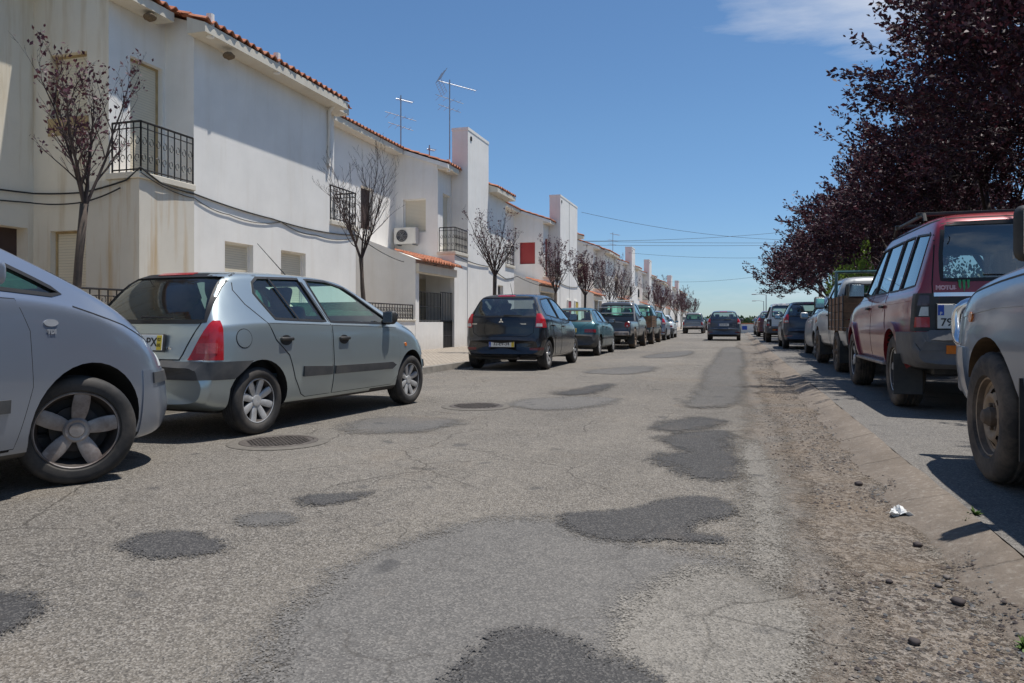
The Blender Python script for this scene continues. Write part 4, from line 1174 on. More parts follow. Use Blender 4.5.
bm = bmesh.new(); bmesh.ops.create_grid(bm, x_segments=9, y_segments=7, size=.037)
for v in bm.verts:
    v.co.x *= 1.1; v.co.z = .028+.05*noise.noise(v.co*32)+.02*noise.noise(v.co*90); v.co.xy += Vector((noise.noise(v.co*40+Vector((5, 0, 0))), noise.noise(v.co*40+Vector((0, 8, 0)))))*.02
o = obj('crumpled_paper', bm, plain('white_paper', (.78, .78, .76), .8, var=.1), loc=(.76, 3.92, .004)); o.modifiers.new('s', 'SOLIDIFY').thickness = .001
tag(o, 'crumpled white paper litter lying on the gravel by the gutter', 'litter')
M['weed'] = plain('weed_green', (.09, .16, .03), .6, var=.4, scale=40)
def weed(x, y, z, s, lab):
    bm = bmesh.new()
    for k in range(26):
        a = random.random()*6.28; l = s*random.uniform(.5, 1); t = random.uniform(.3, 1.2); d = Vector((math.cos(a)*math.cos(t), math.sin(a)*math.cos(t), math.sin(t))); w = Vector((-math.sin(a), math.cos(a), 0))*s*.13
        p = [Vector((0, 0, 0)), d*l*.5+w, d*l, d*l*.5-w]; p[2].z -= .3*l*math.cos(t)
        bm.faces.new([bm.verts.new(q) for q in p])
    tag(obj('weed', bm, M['weed'], loc=(x, y, z)), lab, 'weed', 'weeds in the gutter joint')
weed(1.04, 3.78, .07, .06, 'bright green weed tuft growing in the joint behind the gutter')
weed(.98, 3.70, .05, .045, 'small yellowish weed tuft on the concrete gutter')
weed(.80, 2.44, .01, .05, 'green weed tuft at the broken gutter edge nearest the camera')
# ------------------------------------------------------------------ terraced houses
def plaster(name, col, stain, amt):
    n = N(name); v = n.coord()
    a = n.noise(v, 1.1, 6, .65); b = n.noise(v, 7, 5, .6)
    c = n.mix(n.ramp(a, (.35, 0), (.7, 1)), col, tuple(x*.90 for x in col))
    vs = n.coord((3.0, 3.0, .25)); st = n.noise(vs, 1.6, 5, .6)
    c = n.mix(n.math('MULTIPLY', n.ramp(st, (.50, 0), (.72, 1)), amt), c, stain)
    sep = n.n('ShaderNodeSeparateXYZ'); n.t.links.new(v, sep.inputs[0])
    foot = n.math('MULTIPLY', n.ramp(n.math('ADD', n.math('MULTIPLY', sep.outputs[2], 1.0), n.math('MULTIPLY', b, .5)), (.35, 1), (.85, 0)), .35)
    c = n.mix(foot, c, (.42, .36, .28))
    n.principled(Base_Color=c, Roughness=.9, Normal=n.bump(n.noise(v, 45, 4, .6), .25, .004), Specular_IOR_Level=.2)
    return n.m
M['white'] = plaster('white_limewash', (.88, .845, .785), (.62, .53, .40), .18)
M['cream'] = plaster('stained_cream_wall', (.80, .735, .61), (.50, .37, .20), .6)
M['streak'] = plaster('rust_streaked_wall', (.66, .61, .52), (.46, .30, .13), .75)
M['soffit'] = plaster('cream_cornice', (.72, .66, .55), (.5, .42, .33), .3)
n = N('terracotta_tile'); v = n.coord()
c = n.mix(n.ramp(n.noise(v, 4.5, 4, .6), (.35, 0), (.65, 1)), (.36, .115, .055), (.50, .20, .105))
c = n.mix(n.math('MULTIPLY', n.ramp(n.noise(v, 14, 5, .7), (.5, 0), (.72, 1)), .6), c, (.16, .10, .075))
n.principled(Base_Color=c, Roughness=.85, Normal=n.bump(n.noise(v, 50, 3), .3, .004)); M['tile'] = n.m
n = N('slatted_shutter'); v = n.coord(); sep = n.n('ShaderNodeSeparateXYZ'); n.t.links.new(v, sep.inputs[0])
w = n.math('FRACT', n.math('MULTIPLY', sep.outputs[2], 22.0)); 
c = n.mix(n.noise(v, 5, 4), (.70, .62, .47), (.76, .69, .54))
c = n.mix(n.math('MULTIPLY', n.ramp(w, (0, 1), (.14, 0), (.86, 0), (1, 1)), .5), c, (.30, .27, .22))
n.principled(Base_Color=c, Roughness=.6, Normal=n.bump(n.ramp(w, (0, 0), (.12, 1), (.88, 1), (1, 0)), .6, .01)); M['shutter'] = n.m
n = N('red_louvre_shutter'); v = n.coord(); sep = n.n('ShaderNodeSeparateXYZ'); n.t.links.new(v, sep.inputs[0])
w = n.math('FRACT', n.math('MULTIPLY', sep.outputs[2], 14.0))
n.principled(Base_Color=n.mix(n.noise(v, 5, 4), (.30, .02, .022), (.38, .03, .03)), Roughness=.5, Normal=n.bump(w, .7, .02)); M['red_shutter'] = n.m
M['ironwork'] = plain('black_ironwork', (.018, .016, .016), .5, metal=.3)
M['ochre'] = plain('ochre_window_reveal', (.45, .33, .17), .85, var=.3)
M['brown_door'] = plain('brown_garage_door', (.060, .034, .028), .6, var=.2)
M['dark_door'] = plain('dark_metal_door', (.03, .032, .035), .5)
M['pane'] = plain('dark_window_pane', (.02, .024, .028), .08, var=.1)
M['ac'] = plain('air_conditioner_casing', (.62, .60, .55), .5, var=.1)
M['cable'] = plain('black_cable', (.02, .02, .021), .7)
M['galv'] = plain('galvanised_metal', (.32, .33, .34), .45, metal=.7)
M['nest'] = plain('mud_nest', (.20, .14, .085), .95, var=.5, scale=40, bump=.8)
M['redpaint'] = plain('red_painted_door', (.33, .03, .03), .5)
M['yellowpaint'] = plain('yellow_painted_door', (.60, .42, .04), .5)

SL = .35   # roof slope
def zroof(x): return 6.0+SL*(.40-x)

def wall_face(bm, u0, u1, z0, z1, fn, ops=(), depth=.14, top=None):
    """rectangular wall in (u,z) with openings; fn(u,z,d) -> point; adds reveals. returns nothing"""
    us = sorted({u0, u1, *[q for o in ops for q in (o[0], o[1])]}); zs = sorted({z0, z1, *[q for o in ops for q in (o[2], o[3])]})
    for a, b in zip(us, us[1:]):
        for c, d in zip(zs, zs[1:]):
            cu, cz = (a+b)/2, (c+d)/2
            if any(o[0] < cu < o[1] and o[2] < cz < o[3] for o in ops): continue
            bm.faces.new([bm.verts.new(fn(*p, 0)) for p in ((a, c), (b, c), (b, d), (a, d))])
    for o in ops:
        q = [(o[0], o[2]), (o[1], o[2]), (o[1], o[3]), (o[0], o[3])]
        for i in range(4):
            a, b = q[i], q[(i+1) % 4]
            bm.faces.new([bm.verts.new(p) for p in (fn(*a, 0), fn(*a, depth), fn(*b, depth), fn(*b, 0))])

def tiles(x_front, x_back, y0, y1):
    """barrel tiles rising from the eave; real corrugation, stepped courses, thick front lip"""
    bm = bmesh.new(); per = .21; n = max(2, int(round((y1-y0)/per))); per = (y1-y0)/n; K = 8
    prof = []
    for i in range(n):
        for k in range(K):
            t = k/K; h = .052*math.sin(PI*t/.62) if t < .62 else -.022*math.sin(PI*(t-.62)/.38)
            prof.append((y0+(i+t)*per, h))
    prof.append((y1, 0))
    course = .34; xs = []; x = x_front; j = 0
    rows = []
    while x > x_back+.01 and j < 3:
        xe = max(x_back, x-course); rows.append((x, .016, j)); rows.append((xe, -.010, j)); x = xe; j += 1
    if x > x_back+.01: rows.append((x, .012, 9)); rows.append((x_back, .012, 9))
    prev = None
    jit = [random.uniform(-.012, .012) for _ in range(n+1)]
    for (xx, dz, j) in rows:
        row = []
        for i, (y, h) in enumerate(prof):
            jj = jit[min(n, i//K)] if abs(xx-x_front) < 1e-6 else 0
            row.append(bm.verts.new((xx+jj, y, zroof(xx)+h+dz+.03)))
        if prev:
            for i in range(len(prof)-1): bm.faces.new((prev[i], row[i], row[i+1], prev[i+1]))
        else:
            low = [bm.verts.new((v.co.x-.004, v.co.y, v.co.z-.022 if h > 0 else v.co.z-.02)) for v, (y, h) in zip(row, prof)]
            for i in range(len(prof)-1): bm.faces.new((row[i], row[i+1], low[i+1], low[i]))
            back = [bm.verts.new((v.co.x-.4, v.co.y, v.co.z+.4*SL)) for v in low]
            for i in range(len(prof)-1): bm.faces.new((low[i], low[i+1], back[i+1], back[i]))
        prev = row
    return bm

def scroll_railing(p0, p1, z0, h, n, side_of=None, scroll=True):
    """wrought iron panel between two points"""
    bm = bmesh.new(); a, b = Vector((*p0, 0)), Vector((*p1, 0)); d = b-a; L = d.length; t = d/L
    P = lambda u, z: (a.x+t.x*u, a.y+t.y*u, z0+z)
    bm_tube(bm, [P(0, h), P(L, h)], .018, 6); bm_tube(bm, [P(0, .05), P(L, .05)], .013, 5); bm_tube(bm, [P(0, h-.10), P(L, h-.10)], .009, 4)
    for k in range(n+1):
        u = L*k/n; bm_tube(bm, [P(u, .0), P(u, h)], .015 if k in (0, n) else .0105, 5)
        if scroll and k < n:
            c = u+L/n/2; r = min(L/n*.36, .05)
            for zc, s in ((h*.62, 1), (h*.30, -1)):
                pts = []
                for q in range(15):
                    th = q/14*PI*1.7; rr = r*(1-.45*q/14)
                    pts.append(P(c+s*rr*math.sin(th)*1.0, zc+rr*math.cos(th)*1.25*s))
                bm_tube(bm, pts, .007, 4)
    return bm

def rotate_wins(root, mt, kind, q0, q1, z0, z1, plane, at, sm, nm='window', depth=.12):
    """shutter / door leaf set back in an opening: plane 'x' (faces the street) at x=at, or 'y' (faces -y) at y=at"""
    if plane == 'x': fr = lambda bm, a, b, c, d, e, f: bm_box(bm, at-depth-e, at-depth-f, a, b, c, d)
    else: fr = lambda bm, a, b, c, d, e, f: bm_box(bm, a, b, at+depth+f, at+depth+e, c, d)
    bm = bmesh.new(); fr(bm, q0+.0, q1-.0, z0, z1, .05, 0.0)
    o = obj(nm, bm, sm, root)
    bm = bmesh.new(); w = .035
    for (a, b, c, d) in ((q0, q0+w, z0, z1), (q1-w, q1, z0, z1), (q0+w, q1-w, z1-w, z1), (q0+w, q1-w, z0, z0+w)): fr(bm, a, b, c, d, -.0, -.022)
    obj('frame', bm, mt, o)
    return o

def house(k, Y0, ulen, chim, label, first=False, near=True, red=False):
    t = thing('terraced_house', label, 'house', (-8.9, Y0, 0), 0, 'white terraced houses along the street')
    cream = M['cream'] if k == 0 else M['white']
    # ground + upper street walls
    bm = bmesh.new(); fx = lambda u, z, d: (-d, u, z)
    g = [(2.0, 2.82, 1.25, 2.43), (3.72, 4.62, 1.25, 2.43)] if chim == 0 else [(4.6, 5.3, 1.35, 2.4)]
    wall_face(bm, 0, 6.8, 0, 3.20, fx, g)
    y_u0 = 1.2
    wall_face(bm, y_u0, 5.6, 3.20, 6.1, fx, [])
    # returns of the corner recesses
    for yy in ((1.2, -1), (5.6, 1)):
        bm.faces.new([bm.verts.new(p) for p in ((0, yy[0], 3.2), (-.6, yy[0], 3.2), (-.6, yy[0], 6.3), (0, yy[0], 6.1))])
    fb = lambda u, z, d: (-.6-d, u, z)
    wall_face(bm, 0, 1.2, 3.3, 6.3, fb, [(.43, 1.14, 3.3, 5.33)])
    wall_face(bm, 5.6, 6.8, 3.3, 6.3, fb, [(5.7, 6.4, 3.3, 5.33)])
    # far side
    bm.faces.new([bm.verts.new(p) for p in ((0, 6.8, 0), (-2.16, 6.8, 0), (-2.16, 6.8, 3.2), (0, 6.8, 3.2))])
    bm.faces.new([bm.verts.new(p) for p in ((-.6, 6.8, 3.2), (-2.16, 6.8, 3.2), (-2.16, 6.8, 6.85), (-.6, 6.8, 6.3))])
    # recessed street wall and back
    ro = [(11.0, 11.8, 3.84, 5.18)] + ([(8.2, 9.1, 1.0, 2.3)] if not first else [])
    fr = lambda u, z, d: (-2.16-d, u, z)
    wall_face(bm, 6.8, ulen, 0, 6.85, fr, [o for o in ro if o[1] < ulen])
    rb = bmesh.new(); rb.faces.new([rb.verts.new(p) for p in ((-9, 0, 0), (-9, ulen, 0), (-9, ulen, 6.8), (-9, 0, 6.8))]); obj('rear_wall', rb, M['white'], t)
    bmesh.ops.remove_doubles(bm, verts=bm.verts[:], dist=1e-4)
    obj('wall', bm, M['white'], t)
    # near side wall (faces the camera), with two windows one above the other
    bm = bmesh.new(); fy = lambda u, z, d: (u, d, z)
    wall_face(bm, -2.16, 0, 0, 3.20, fy, [(-1.80, -1.04, 1.0, 2.43)])
    wall_face(bm, -2.16, -.6, 3.20, 6.28, fy, [(-1.80 if k == 0 else -1.87, -1.04, 4.27 if k == 0 else 3.97, 5.30 if k == 0 else 5.1)])
    bm.faces.new([bm.verts.new(p) for p in ((-.6, 0, 6.28), (-2.16, 0, 6.28), (-2.16, 0, 6.86), (-.6, 0, 6.32))])
    bm.faces.new([bm.verts.new(p) for p in ((-2.16, 0, 3.2), (-9, 0, 3.2), (-9, 0, 6.8), (-5, 0, 7.86), (-2.16, 0, 6.86))])
    obj('side_wall', bm, cream, t)
    if k == 0:
        obj('stained_render', box(-1.05, .010, -.010, 1.198, 0, 3.195), M['streak'], t)
    # balconies
    for (y0, y1, near_) in ((0, 1.2, True), (5.6, 6.8, False)):
        sl = obj('balcony_slab', box(-.62, .05, y0-(.05 if near_ else -.0), y1+(.05 if not near_ else 0), 3.20, 3.30, .008, 1), M['soffit'], t)
        if chim != 0 and not near_:
            pass
        bz = 3.30; n_ = 8
        obj('railing', scroll_railing((.0, y0+.03), (.0, y1-.02), bz, .80, 8, scroll=near), M['ironwork'], sl)
        ys_ = y0+.03 if near_ else y1-.03
        obj('railing', scroll_railing((-.56, ys_), (.0, ys_), bz, .80, 4, scroll=near), M['ironwork'], sl)
    mt = M['ochre'] if k == 0 else (M['redpaint'] if red else M['white'])
    sh = M['red_shutter'] if red else M['shutter']
    rotate_wins(t, mt, 0, .43, 1.14, 3.3, 5.33, 'x', -.6, sh, 'balcony_door')
    rotate_wins(t, mt, 0, 5.7, 6.4, 3.3, 5.33, 'x', -.6, sh if red else M['brown_door'], 'balcony_door')
    for (a, b, c, d) in g:
        rotate_wins(t, M['white'], 0, a, b, c, d, 'x', 0, M['shutter'] if chim == 0 else M['pane'])
        obj('sill', box(.002, .03, a-.05, b+.05, c-.05, c-.005), M['soffit'], t)
    rotate_wins(t, mt, 0, -1.80, -1.04, 1.0, 2.43, 'y', 0, M['shutter'], 'shuttered_window')
    rotate_wins(t, mt, 0, (-1.80 if k == 0 else -1.87), -1.04, 4.27 if k == 0 else 3.97, 5.30 if k == 0 else 5.1, 'y', 0, sh, 'shuttered_window')
    if k == 0:
        obj('lintel_stain', box(-1.84, -1.0, -.012, -.004, 3.98, 4.26), M['ochre'], t)
    for o_ in [o for o in ro if o[1] < ulen]: rotate_wins(t, M['white'], 0, *o_, 'x', -2.16, M['brown_door'])
    # roof: three overhangs of one slope, ridge and rear slope
    yc = {0: 1.0, 1: 3.42, 2: 5.57}[chim]
    rf = obj('roof', tiles(.40, -.2, yc, 5.8 if chim < 2 else 5.9), M['tile'], t)
    bm = merge_bm(*([tiles(-.18, -1.76, -.12, 6.92)] if not chim else [tiles(-.18, -.56, -.12, 1.17), tiles(-.18, -.56, yc, 6.92), tiles(-.56, -1.76, -.12, 6.92)]), tiles(-1.74, -5.0, -.12, ulen-.12))
    obj('roof_tiles', bm, M['tile'], rf)
    bm = bmesh.new()
    bm.faces.new([bm.verts.new(p) for p in ((-5, -.1, zroof(-5)), (-5, ulen-.1, zroof(-5)), (-9.4, ulen-.1, 6.5), (-9.4, -.1, 6.5))])
    bm_tube(bm, [(-5, -.1, zroof(-5)+.02), (-5, ulen-.1, zroof(-5)+.02)], .09, 8)
    obj('rear_slope', bm, M['tile'], rf)
    # cornices under the eaves
    def cor(x0, x1, y0, y1):
        bm = bmesh.new(); zt = lambda x: zroof(x)-.012; th = .155
        v = [bm.verts.new(p) for p in ((x0, y0, zt(x1)-th), (x1, y0, zt(x1)-th), (x1, y0, zt(x1)), (x0, y0, zt(x0)), (x0, y1, zt(x1)-th), (x1, y1, zt(x1)-th), (x1, y1, zt(x1)), (x0, y1, zt(x0)))]
        for f in ((0, 1, 2, 3), (7, 6, 5, 4), (1, 5, 6, 2), (0, 4, 5, 1), (3, 2, 6, 7), (0, 3, 7, 4)): bm.faces.new([v[i] for i in f])
        return bm
    obj('cornice', cor(.003, .375, yc+.03, 5.77 if chim < 2 else 5.87), M['soffit'], rf)
    obj('cornice', cor(-.597, -.23, -.08, 1.0), M['soffit'], rf); obj('cornice', cor(-.597, -.23, 5.80, 6.88), M['soffit'], rf)
    obj('cornice', cor(-2.157, -1.79, 6.9, ulen-.13), M['soffit'], rf)
    # verge board over the near side wall
    bm = bmesh.new()
    v = [bm.verts.new((x, y, zroof(x)-dz)) for x in (-.2, -5) for (y, dz) in ((-.10, .16), (-.003, .16), (-.003, .02), (-.10, .02))]
    for f in ((0, 1, 2, 3), (7, 6, 5, 4), (0, 4, 5, 1), (1, 5, 6, 2), (2, 6, 7, 3), (3, 7, 4, 0)): bm.faces.new([v[i] for i in f])
    obj('verge_board', bm, M['white'], rf)
    if k <= 1:
        for (px, py, pz) in ((.30, 1.25, 6.02), (.30, 3.15, 6.02)) if k == 0 else ((-.3, .2, 6.2),):
            obj('vent_pipe', clean(tube([(px, py, pz-.2), (px, py, pz+.20)], .065, 10)), M['white'], rf)
    if chim == 0: obj('downpipe', clean(tube([(.05, 5.50, 4.5), (.05, 5.50, 5.75), (.25, 5.50, 5.95)], .045, 10)), M['white'], t, 50)
    # chimney
    if chim:
        y1 = 3.4 if chim == 1 else 5.55
        bm = bmesh.new(); zt = 7.72
        bm_box(bm, -.56, .03, 1.18, y1, 0, zt-.10)
        bm_box(bm, -.575, .045, 1.165, y1+.015, zt-.10, zt)
        ch = obj('chimney', bm, M['white'], t)
        obj('flue_hole', clean(tube([(.025, 1.48, zt-.34), (.052, 1.48, zt-.34)], .085, 14)), M['seam'], ch)
        if chim == 2: obj('joint', box(.02, .036, (1.18+y1)/2-.02, (1.18+y1)/2+.02, .3, zt-.12), M['trim'], ch)
    # lean-to porch with tiled canopy and barred opening
    if True:
        a, b = ulen-3.1, ulen
        bm = bmesh.new()
        bm.faces.new([bm.verts.new(p) for p in ((0, a, 0), (-2.16, a, 0), (-2.16, a, 3.62), (0, a, 2.80))])
        wall_face(bm, a, b, 0, 2.74, lambda u, z, d: (-d, u, z), [(a+.25, b-.02, .95, 2.40), (b-1.0, b-.02, .0, .95)], .15)
        bm.faces.new([bm.verts.new(p) for p in ((0, a, 2.72), (0, b, 2.72), (-2.16, b, 3.40), (-2.16, a, 3.40))])
        po = obj('porch', bm, M['white'], t)
        cb = tiles(0, -.95, a-.06, b-.02)
        for v in cb.verts: v.co.x += .30; v.co.z += 2.76-zroof(0)-.05
        obj('porch_canopy', cb, M['tile'], po)
        obj('porch_beam', box(.003, .10, a+.02, b-.02, 2.42, 2.66), M['soffit'], po)
        bm = bmesh.new(); n = 16
        for i in range(n+1):
            y = a+.28+(b-1.05-a-.28)*i/n; bm_tube(bm, [(-.08, y, .95), (-.08, y, 1.85)], .011, 5)
        for z in (1.0, 1.42, 1.85): bm_tube(bm, [(-.08, a+.25, z), (-.08, b-1.0, z)], .013, 5)
        obj('window_bars', bm, M['ironwork'], po)
        bm = bmesh.new(); n = 7
        for i in range(n+1):
            y = b-1.0+.96*i/n; bm_tube(bm, [(-.08, y, .06), (-.08, y, 1.9)], .011, 5)
        for z in (.08, .5, 1.0, 1.9): bm_tube(bm, [(-.08, b-1.0, z), (-.08, b-.04, z)], .015, 5)
        bm_box(bm, -.085, -.075, b-1.0, b-.04, .08, .98)
        obj('gate', bm, M['ironwork'], po)
        bm = bmesh.new(); bm_box(bm, -2.14, -2.10, a+.9, a+1.8, .12, 2.1)
        obj('front_door', bm, M['brown_door'], po)
    return t

Ys = [9.2, 22.6, 36.6, 50.6, 64.6, 78.6, 92.6, 106.6, 120.6, 134.6]
labs = ['nearest white terraced house with rust streaked balcony wall and bare upper facade',
        'white terraced house with the air conditioner and the nearest chimney slab',
        'white terraced house with red shutters and a broad double chimney slab']
H = []
for k, Y0 in enumerate(Ys):
    ul = 13.4 if k == 0 else 14.0
    if k < 3:
        H.append(house(k, Y0, ul, (0, 1, 2)[k], labs[k], red=(k == 2)))
    elif k == 3: H.append(house(3, Y0, ul, 0, 'white terraced house beyond the red shuttered one, without a chimney', near=False))
    elif k == 4: H.append(house(4, Y0, ul, 1, 'white terraced house where the third chimney slab from the near end stands', near=False))
    else:
        src = H[3] if k % 3 == 0 else H[4]
        c = copy_tree(src); c.location = (-8.9, Y0, 0)
        c['label'] = {5: 'white terraced house where the fourth chimney slab from the near end stands', 6: 'far white terraced house without chimney between two with chimney slabs',
                      7: 'far white terraced house with the fifth chimney slab', 8: 'far white terraced house with the sixth chimney slab', 9: 'last white terraced house at the far end of the row'}[k]
        H.append(c)
# the neighbour before the nearest house: only its set-back wall, door and eave reach the picture
t = thing('terraced_house', 'white house part set back behind the pale van, with a brown door', 'house', (-8.9, -4.8, 0), 0, 'white terraced houses along the street')
bm = bmesh.new()
wall_face(bm, 0, 14.0, 0, 6.85, lambda u, z, d: (-2.16-d, u, z), [(11.4, 13.9, .12, 2.48)], .25)
wall_face(bm, 0, 6.8, 0, 6.1, lambda u, z, d: (-d, u, z), [])
bm.faces.new([bm.verts.new(p) for p in ((0, 6.8, 0), (-2.16, 6.8, 0), (-2.16, 6.8, 6.85), (0, 6.8, 6.1))])
bmesh.ops.remove_doubles(bm, verts=bm.verts[:], dist=1e-4); obj('wall', bm, M['cream'], t)
obj('garage_door', box(-2.46, -2.40, 11.4, 13.9, .12, 2.48), M['brown_door'], t)
rf = obj('roof', merge_bm(tiles(.40, -1.76, -.1, 6.9), tiles(-1.74, -5.0, -.1, 13.88)), M['tile'], t)
bm = bmesh.new(); bm_box(bm, -2.157, -1.82, 6.9, 13.9, 6.42, 6.66); obj('cornice', bm, M['soffit'], rf)

# low street walls with railings
M['lowwall'] = M['white']
def front_wall(y0, y1, label, scroll=True):
    t = thing('garden_wall', label, 'wall', (-8.9, y0, 0), 0, 'low railed walls between the houses')
    L = y1-y0
    w = obj('wall', box(-.16, -.004, .0, L, 0, .98, .01, 1), M['white'], t)
    obj('coping', box(-.19, .03, .0, L, .982, 1.02, .008, 1), M['soffit'], t)
    obj('railing', scroll_railing((-.08, .02), (-.08, L-.02), 1.02, .42, int(L/.16), scroll=scroll), M['ironwork'], t)
front_wall(3.2, 9.185, 'low white wall with scrolled iron railing before the rust streaked balcony')
front_wall(16.005, 19.485, 'low white wall with iron railing behind the silver hatchback front')
front_wall(29.405, 33.485, 'low white wall with iron railing beside the black hatchback', False)

# air conditioner on the second house
t = thing('air_conditioner', 'cream outdoor air conditioner unit under the first floor side window', 'air conditioner', (-10.55, 22.38, 3.56))
obj('casing', box(-.40, .40, -.13, .13, 0, .55, .02, 2), M['ac'], t)
bm = bmesh.new()
for r_ in (.05, .10, .15, .20): bm_tube(bm, [(-.1+r_*math.cos(a), -.145, .27+r_*math.sin(a)) for a in [2*PI*i/24 for i in range(25)]], .007, 4)
for a in range(6): bm_tube(bm, [(-.1, -.145, .27), (-.1+.2*math.cos(a*PI/3), -.145, .27+.2*math.sin(a*PI/3))], .006, 4)
obj('fan_guard', bm, M['galv'], t)
obj('fan_opening', clean(tube([(-.1, -.131, .27), (-.1, -.138, .27)], .205, 24)), M['trim'], t)
for sx in (-.3, .3): obj('bracket', box(sx-.02, sx+.02, -.15, .22, -.04, -.005), M['galv'], t)

# cables on the facades
def cable(pts, r, label, grp=None, sag=.0, name='cable'):
    P = []
    for a, b in zip(pts, pts[1:]):
        a, b = Vector(a), Vector(b); n = 10
        for i in range(n): 
            s = i/n; p = a.lerp(b, s); p.z -= sag*4*s*(1-s)*(b-a).length; P.append(p)
    P.append(Vector(pts[-1]))
    tag(obj(name, tube(P, r, 6), M['cable'], smooth=True), label, 'cable', grp)
cable([(-11.02, 3.0, 3.2), (-11.02, 6.2, 3.0), (-11.02, 9.16, 3.06), (-9.95, 9.15, 3.02), (-9.1, 9.15, 3.17), (-8.84, 9.16, 3.36), (-8.835, 9.6, 3.18), (-8.883, 10.4, 3.15), (-8.883, 12.6, 3.02), (-8.883, 14.4, 2.98), (-8.883, 16.0, 3.08)], .014, 'black cable drooping across the nearest house at first floor level', sag=.012)
cable([(-8.835, 9.16, 3.28), (-8.884, 10.4, 3.08), (-8.884, 11.3, 2.92), (-8.884, 12.9, 3.00), (-8.884, 14.2, 2.88), (-8.884, 16.0, 3.04)], .007, 'thin slack strand looping just under the thick cable on the nearest house', sag=.05)
cable([(-11.02, 3.0, 3.05), (-11.02, 9.1, 2.9), (-9.95, 9.13, 2.86), (-9.2, 9.13, 3.05)], .012, 'thin slack cable hanging below the thick one by the small tree', sag=.03)
cable([(-8.88, 16.0, 3.08), (-9.3, 19.40, 2.72), (-8.86, 21.0, 2.70)], .010, 'black cable spanning to the porch canopy', sag=.02)
cable([(-8.83, 22.55, 3.15), (-8.85, 26.2, 3.05), (-8.883, 28.2, 2.7), (-8.883, 29.8, 2.9), (-8.84, 36.6, 2.75), (-8.85, 37.8, 3.0), (-8.85, 42.2, 3.0)], .014, 'black cable looping along the facades past the first chimney slab', sag=.02)

# swallow nests under the eaves
for (x, y, z, lab) in ((-9.22, 9.75, 6.0, 'mud nest under the eave above the nearest balcony'), (-8.66, 11.0, 5.74, 'mud nest under the eave at the start of the long facade')):
    bm = rock(.11, 4, 2)
    tag(obj('nest', bm, M['nest'], loc=(x, y, z-.03), smooth=True), lab, 'nest', 'mud nests under the eaves')
M['grime'] = plain('bare_render', (.40, .36, .31), .9, var=.4, scale=10)
blobp = [(-8.897, 10.62+.26*math.cos(a)*(1+.3*math.sin(3*a)), 5.56+.07*math.sin(a)*(1+.3*math.cos(2*a))) for a in [2*PI*i/18 for i in range(18)]]

# television aerials
def yagi(x, y, z0, z1, boom, lab, grid=False):
    t = thing('television_aerial', lab, 'aerial', (x, y, 0), 0, 'television aerials on the roofs')
    obj('mast', tube([(0, 0, z0), (0, 0, z1)], .022, 6), M['galv'], t)
    bm = bmesh.new(); z = z1-.15
    L = boom; d = Vector((.75, .66, -.12)).normalized(); s = Vector((-.66, .75, 0))
    c = Vector((0, 0, z)); bm_tube(bm, [c-d*L*.3, c+d*L*.7], .014, 5)
    for i in range(11):
        p = c+d*L*(-.2+.09*i); w = .17
        bm_tube(bm, [p-s*w, p+s*w], .006, 4)
    if grid:
        for sg in (1, -1):
            for i in range(7):
                o_ = Vector((0, 0, sg*.07*i)); p = c-d*(L*.3-.04*i)+o_
                bm_tube(bm, [p-s*.3, p+s*.3], .006, 4)
            for q in (-.3, 0, .3): bm_tube(bm, [c-d*L*.3+s*q, c-d*(L*.3-.24)+s*q+Vector((0, 0, sg*.45))], .007, 4)
    obj('antenna', bm, M['galv'], t)
    bm = bmesh.new(); z = z1-.75
    for dz, w in ((0, .75), (-.35, .6)):
        bm_tube(bm, [(-w*.5, -w*.6, z+dz+.1), (w*.5, w*.6, z+dz-.05)], .010, 4)
        for i in range(4):
            q = -.8+.5*i; bm_tube(bm, [Vector((w*.5*q, w*.6*q, z+dz))-s*.35*(1-.15*i), Vector((w*.5*q, w*.6*q, z+dz))+s*.35*(1-.15*i)], .006, 4)
    obj('antenna', bm, M['galv'], t)
yagi(-10.2, 25.4, 6.4, 10.0, 1.5, 'tall television aerial with mesh reflector beside the nearest chimney slab', True)
yagi(-11.0, 22.9, 6.6, 8.75, .6, 'smaller television aerial left of the mesh one')
yagi(-10.5, 24.2, 6.5, 7.3, .3, 'short stub aerial at the foot of the chimney slab')
yagi(-10.5, 65.3, 6.4, 9.0, 1.0, 'thin far television aerial on a distant roof')

# painted doors behind the parked cars further on
for y0, m, lab in ((39.4, 'redpaint', 'narrow red door panel on the far white wall'), (41.3, 'yellowpaint', 'narrow yellow door panel on the far white wall')):
    t = thing('door_panel', lab, 'door', (-8.86, y0, .12)); obj('leaf', box(0, .05, 0, .75, 0, 2.0, .01, 1), M[m], t); obj('frame', merge_bm(box(0, .07, -.06, 0, 0, 2.06), box(0, .07, .75, .81, 0, 2.06), box(0, .07, 0, .75, 2.0, 2.06)), M['white'], t)
# ------------------------------------------------------------------ trees
def leafmat(name, a, b, rough=.42, trans=.25):
    n = N(name); v = n.coord()
    oi = n.n('ShaderNodeNewGeometry')
    c = n.mix(n.ramp(n.noise(v, 1.6, 3, .6), (.35, 0), (.65, 1)), a, b)
    c = n.mix(n.math('MULTIPLY', oi.outputs['Random Per Island'], .6), c, tuple(min(1, x*1.7) for x in b))
    p = n.n('ShaderNodeBsdfPrincipled'); n.set(p.inputs['Base Color'], c); p.inputs['Roughness'].default_value = rough
    tr = n.n('ShaderNodeBsdfTranslucent'); n.set(tr.inputs[0], c)
    ms = n.n('ShaderNodeMixShader'); ms.inputs[0].default_value = trans
    n.t.links.new(p.outputs[0], ms.inputs[1]); n.t.links.new(tr.outputs[0], ms.inputs[2]); n.t.links.new(ms.outputs[0], n.out.inputs[0])
    return n.m
M['plum'] = leafmat('dark_plum_leaf', (.022, .010, .016), (.042, .017, .027), .62)
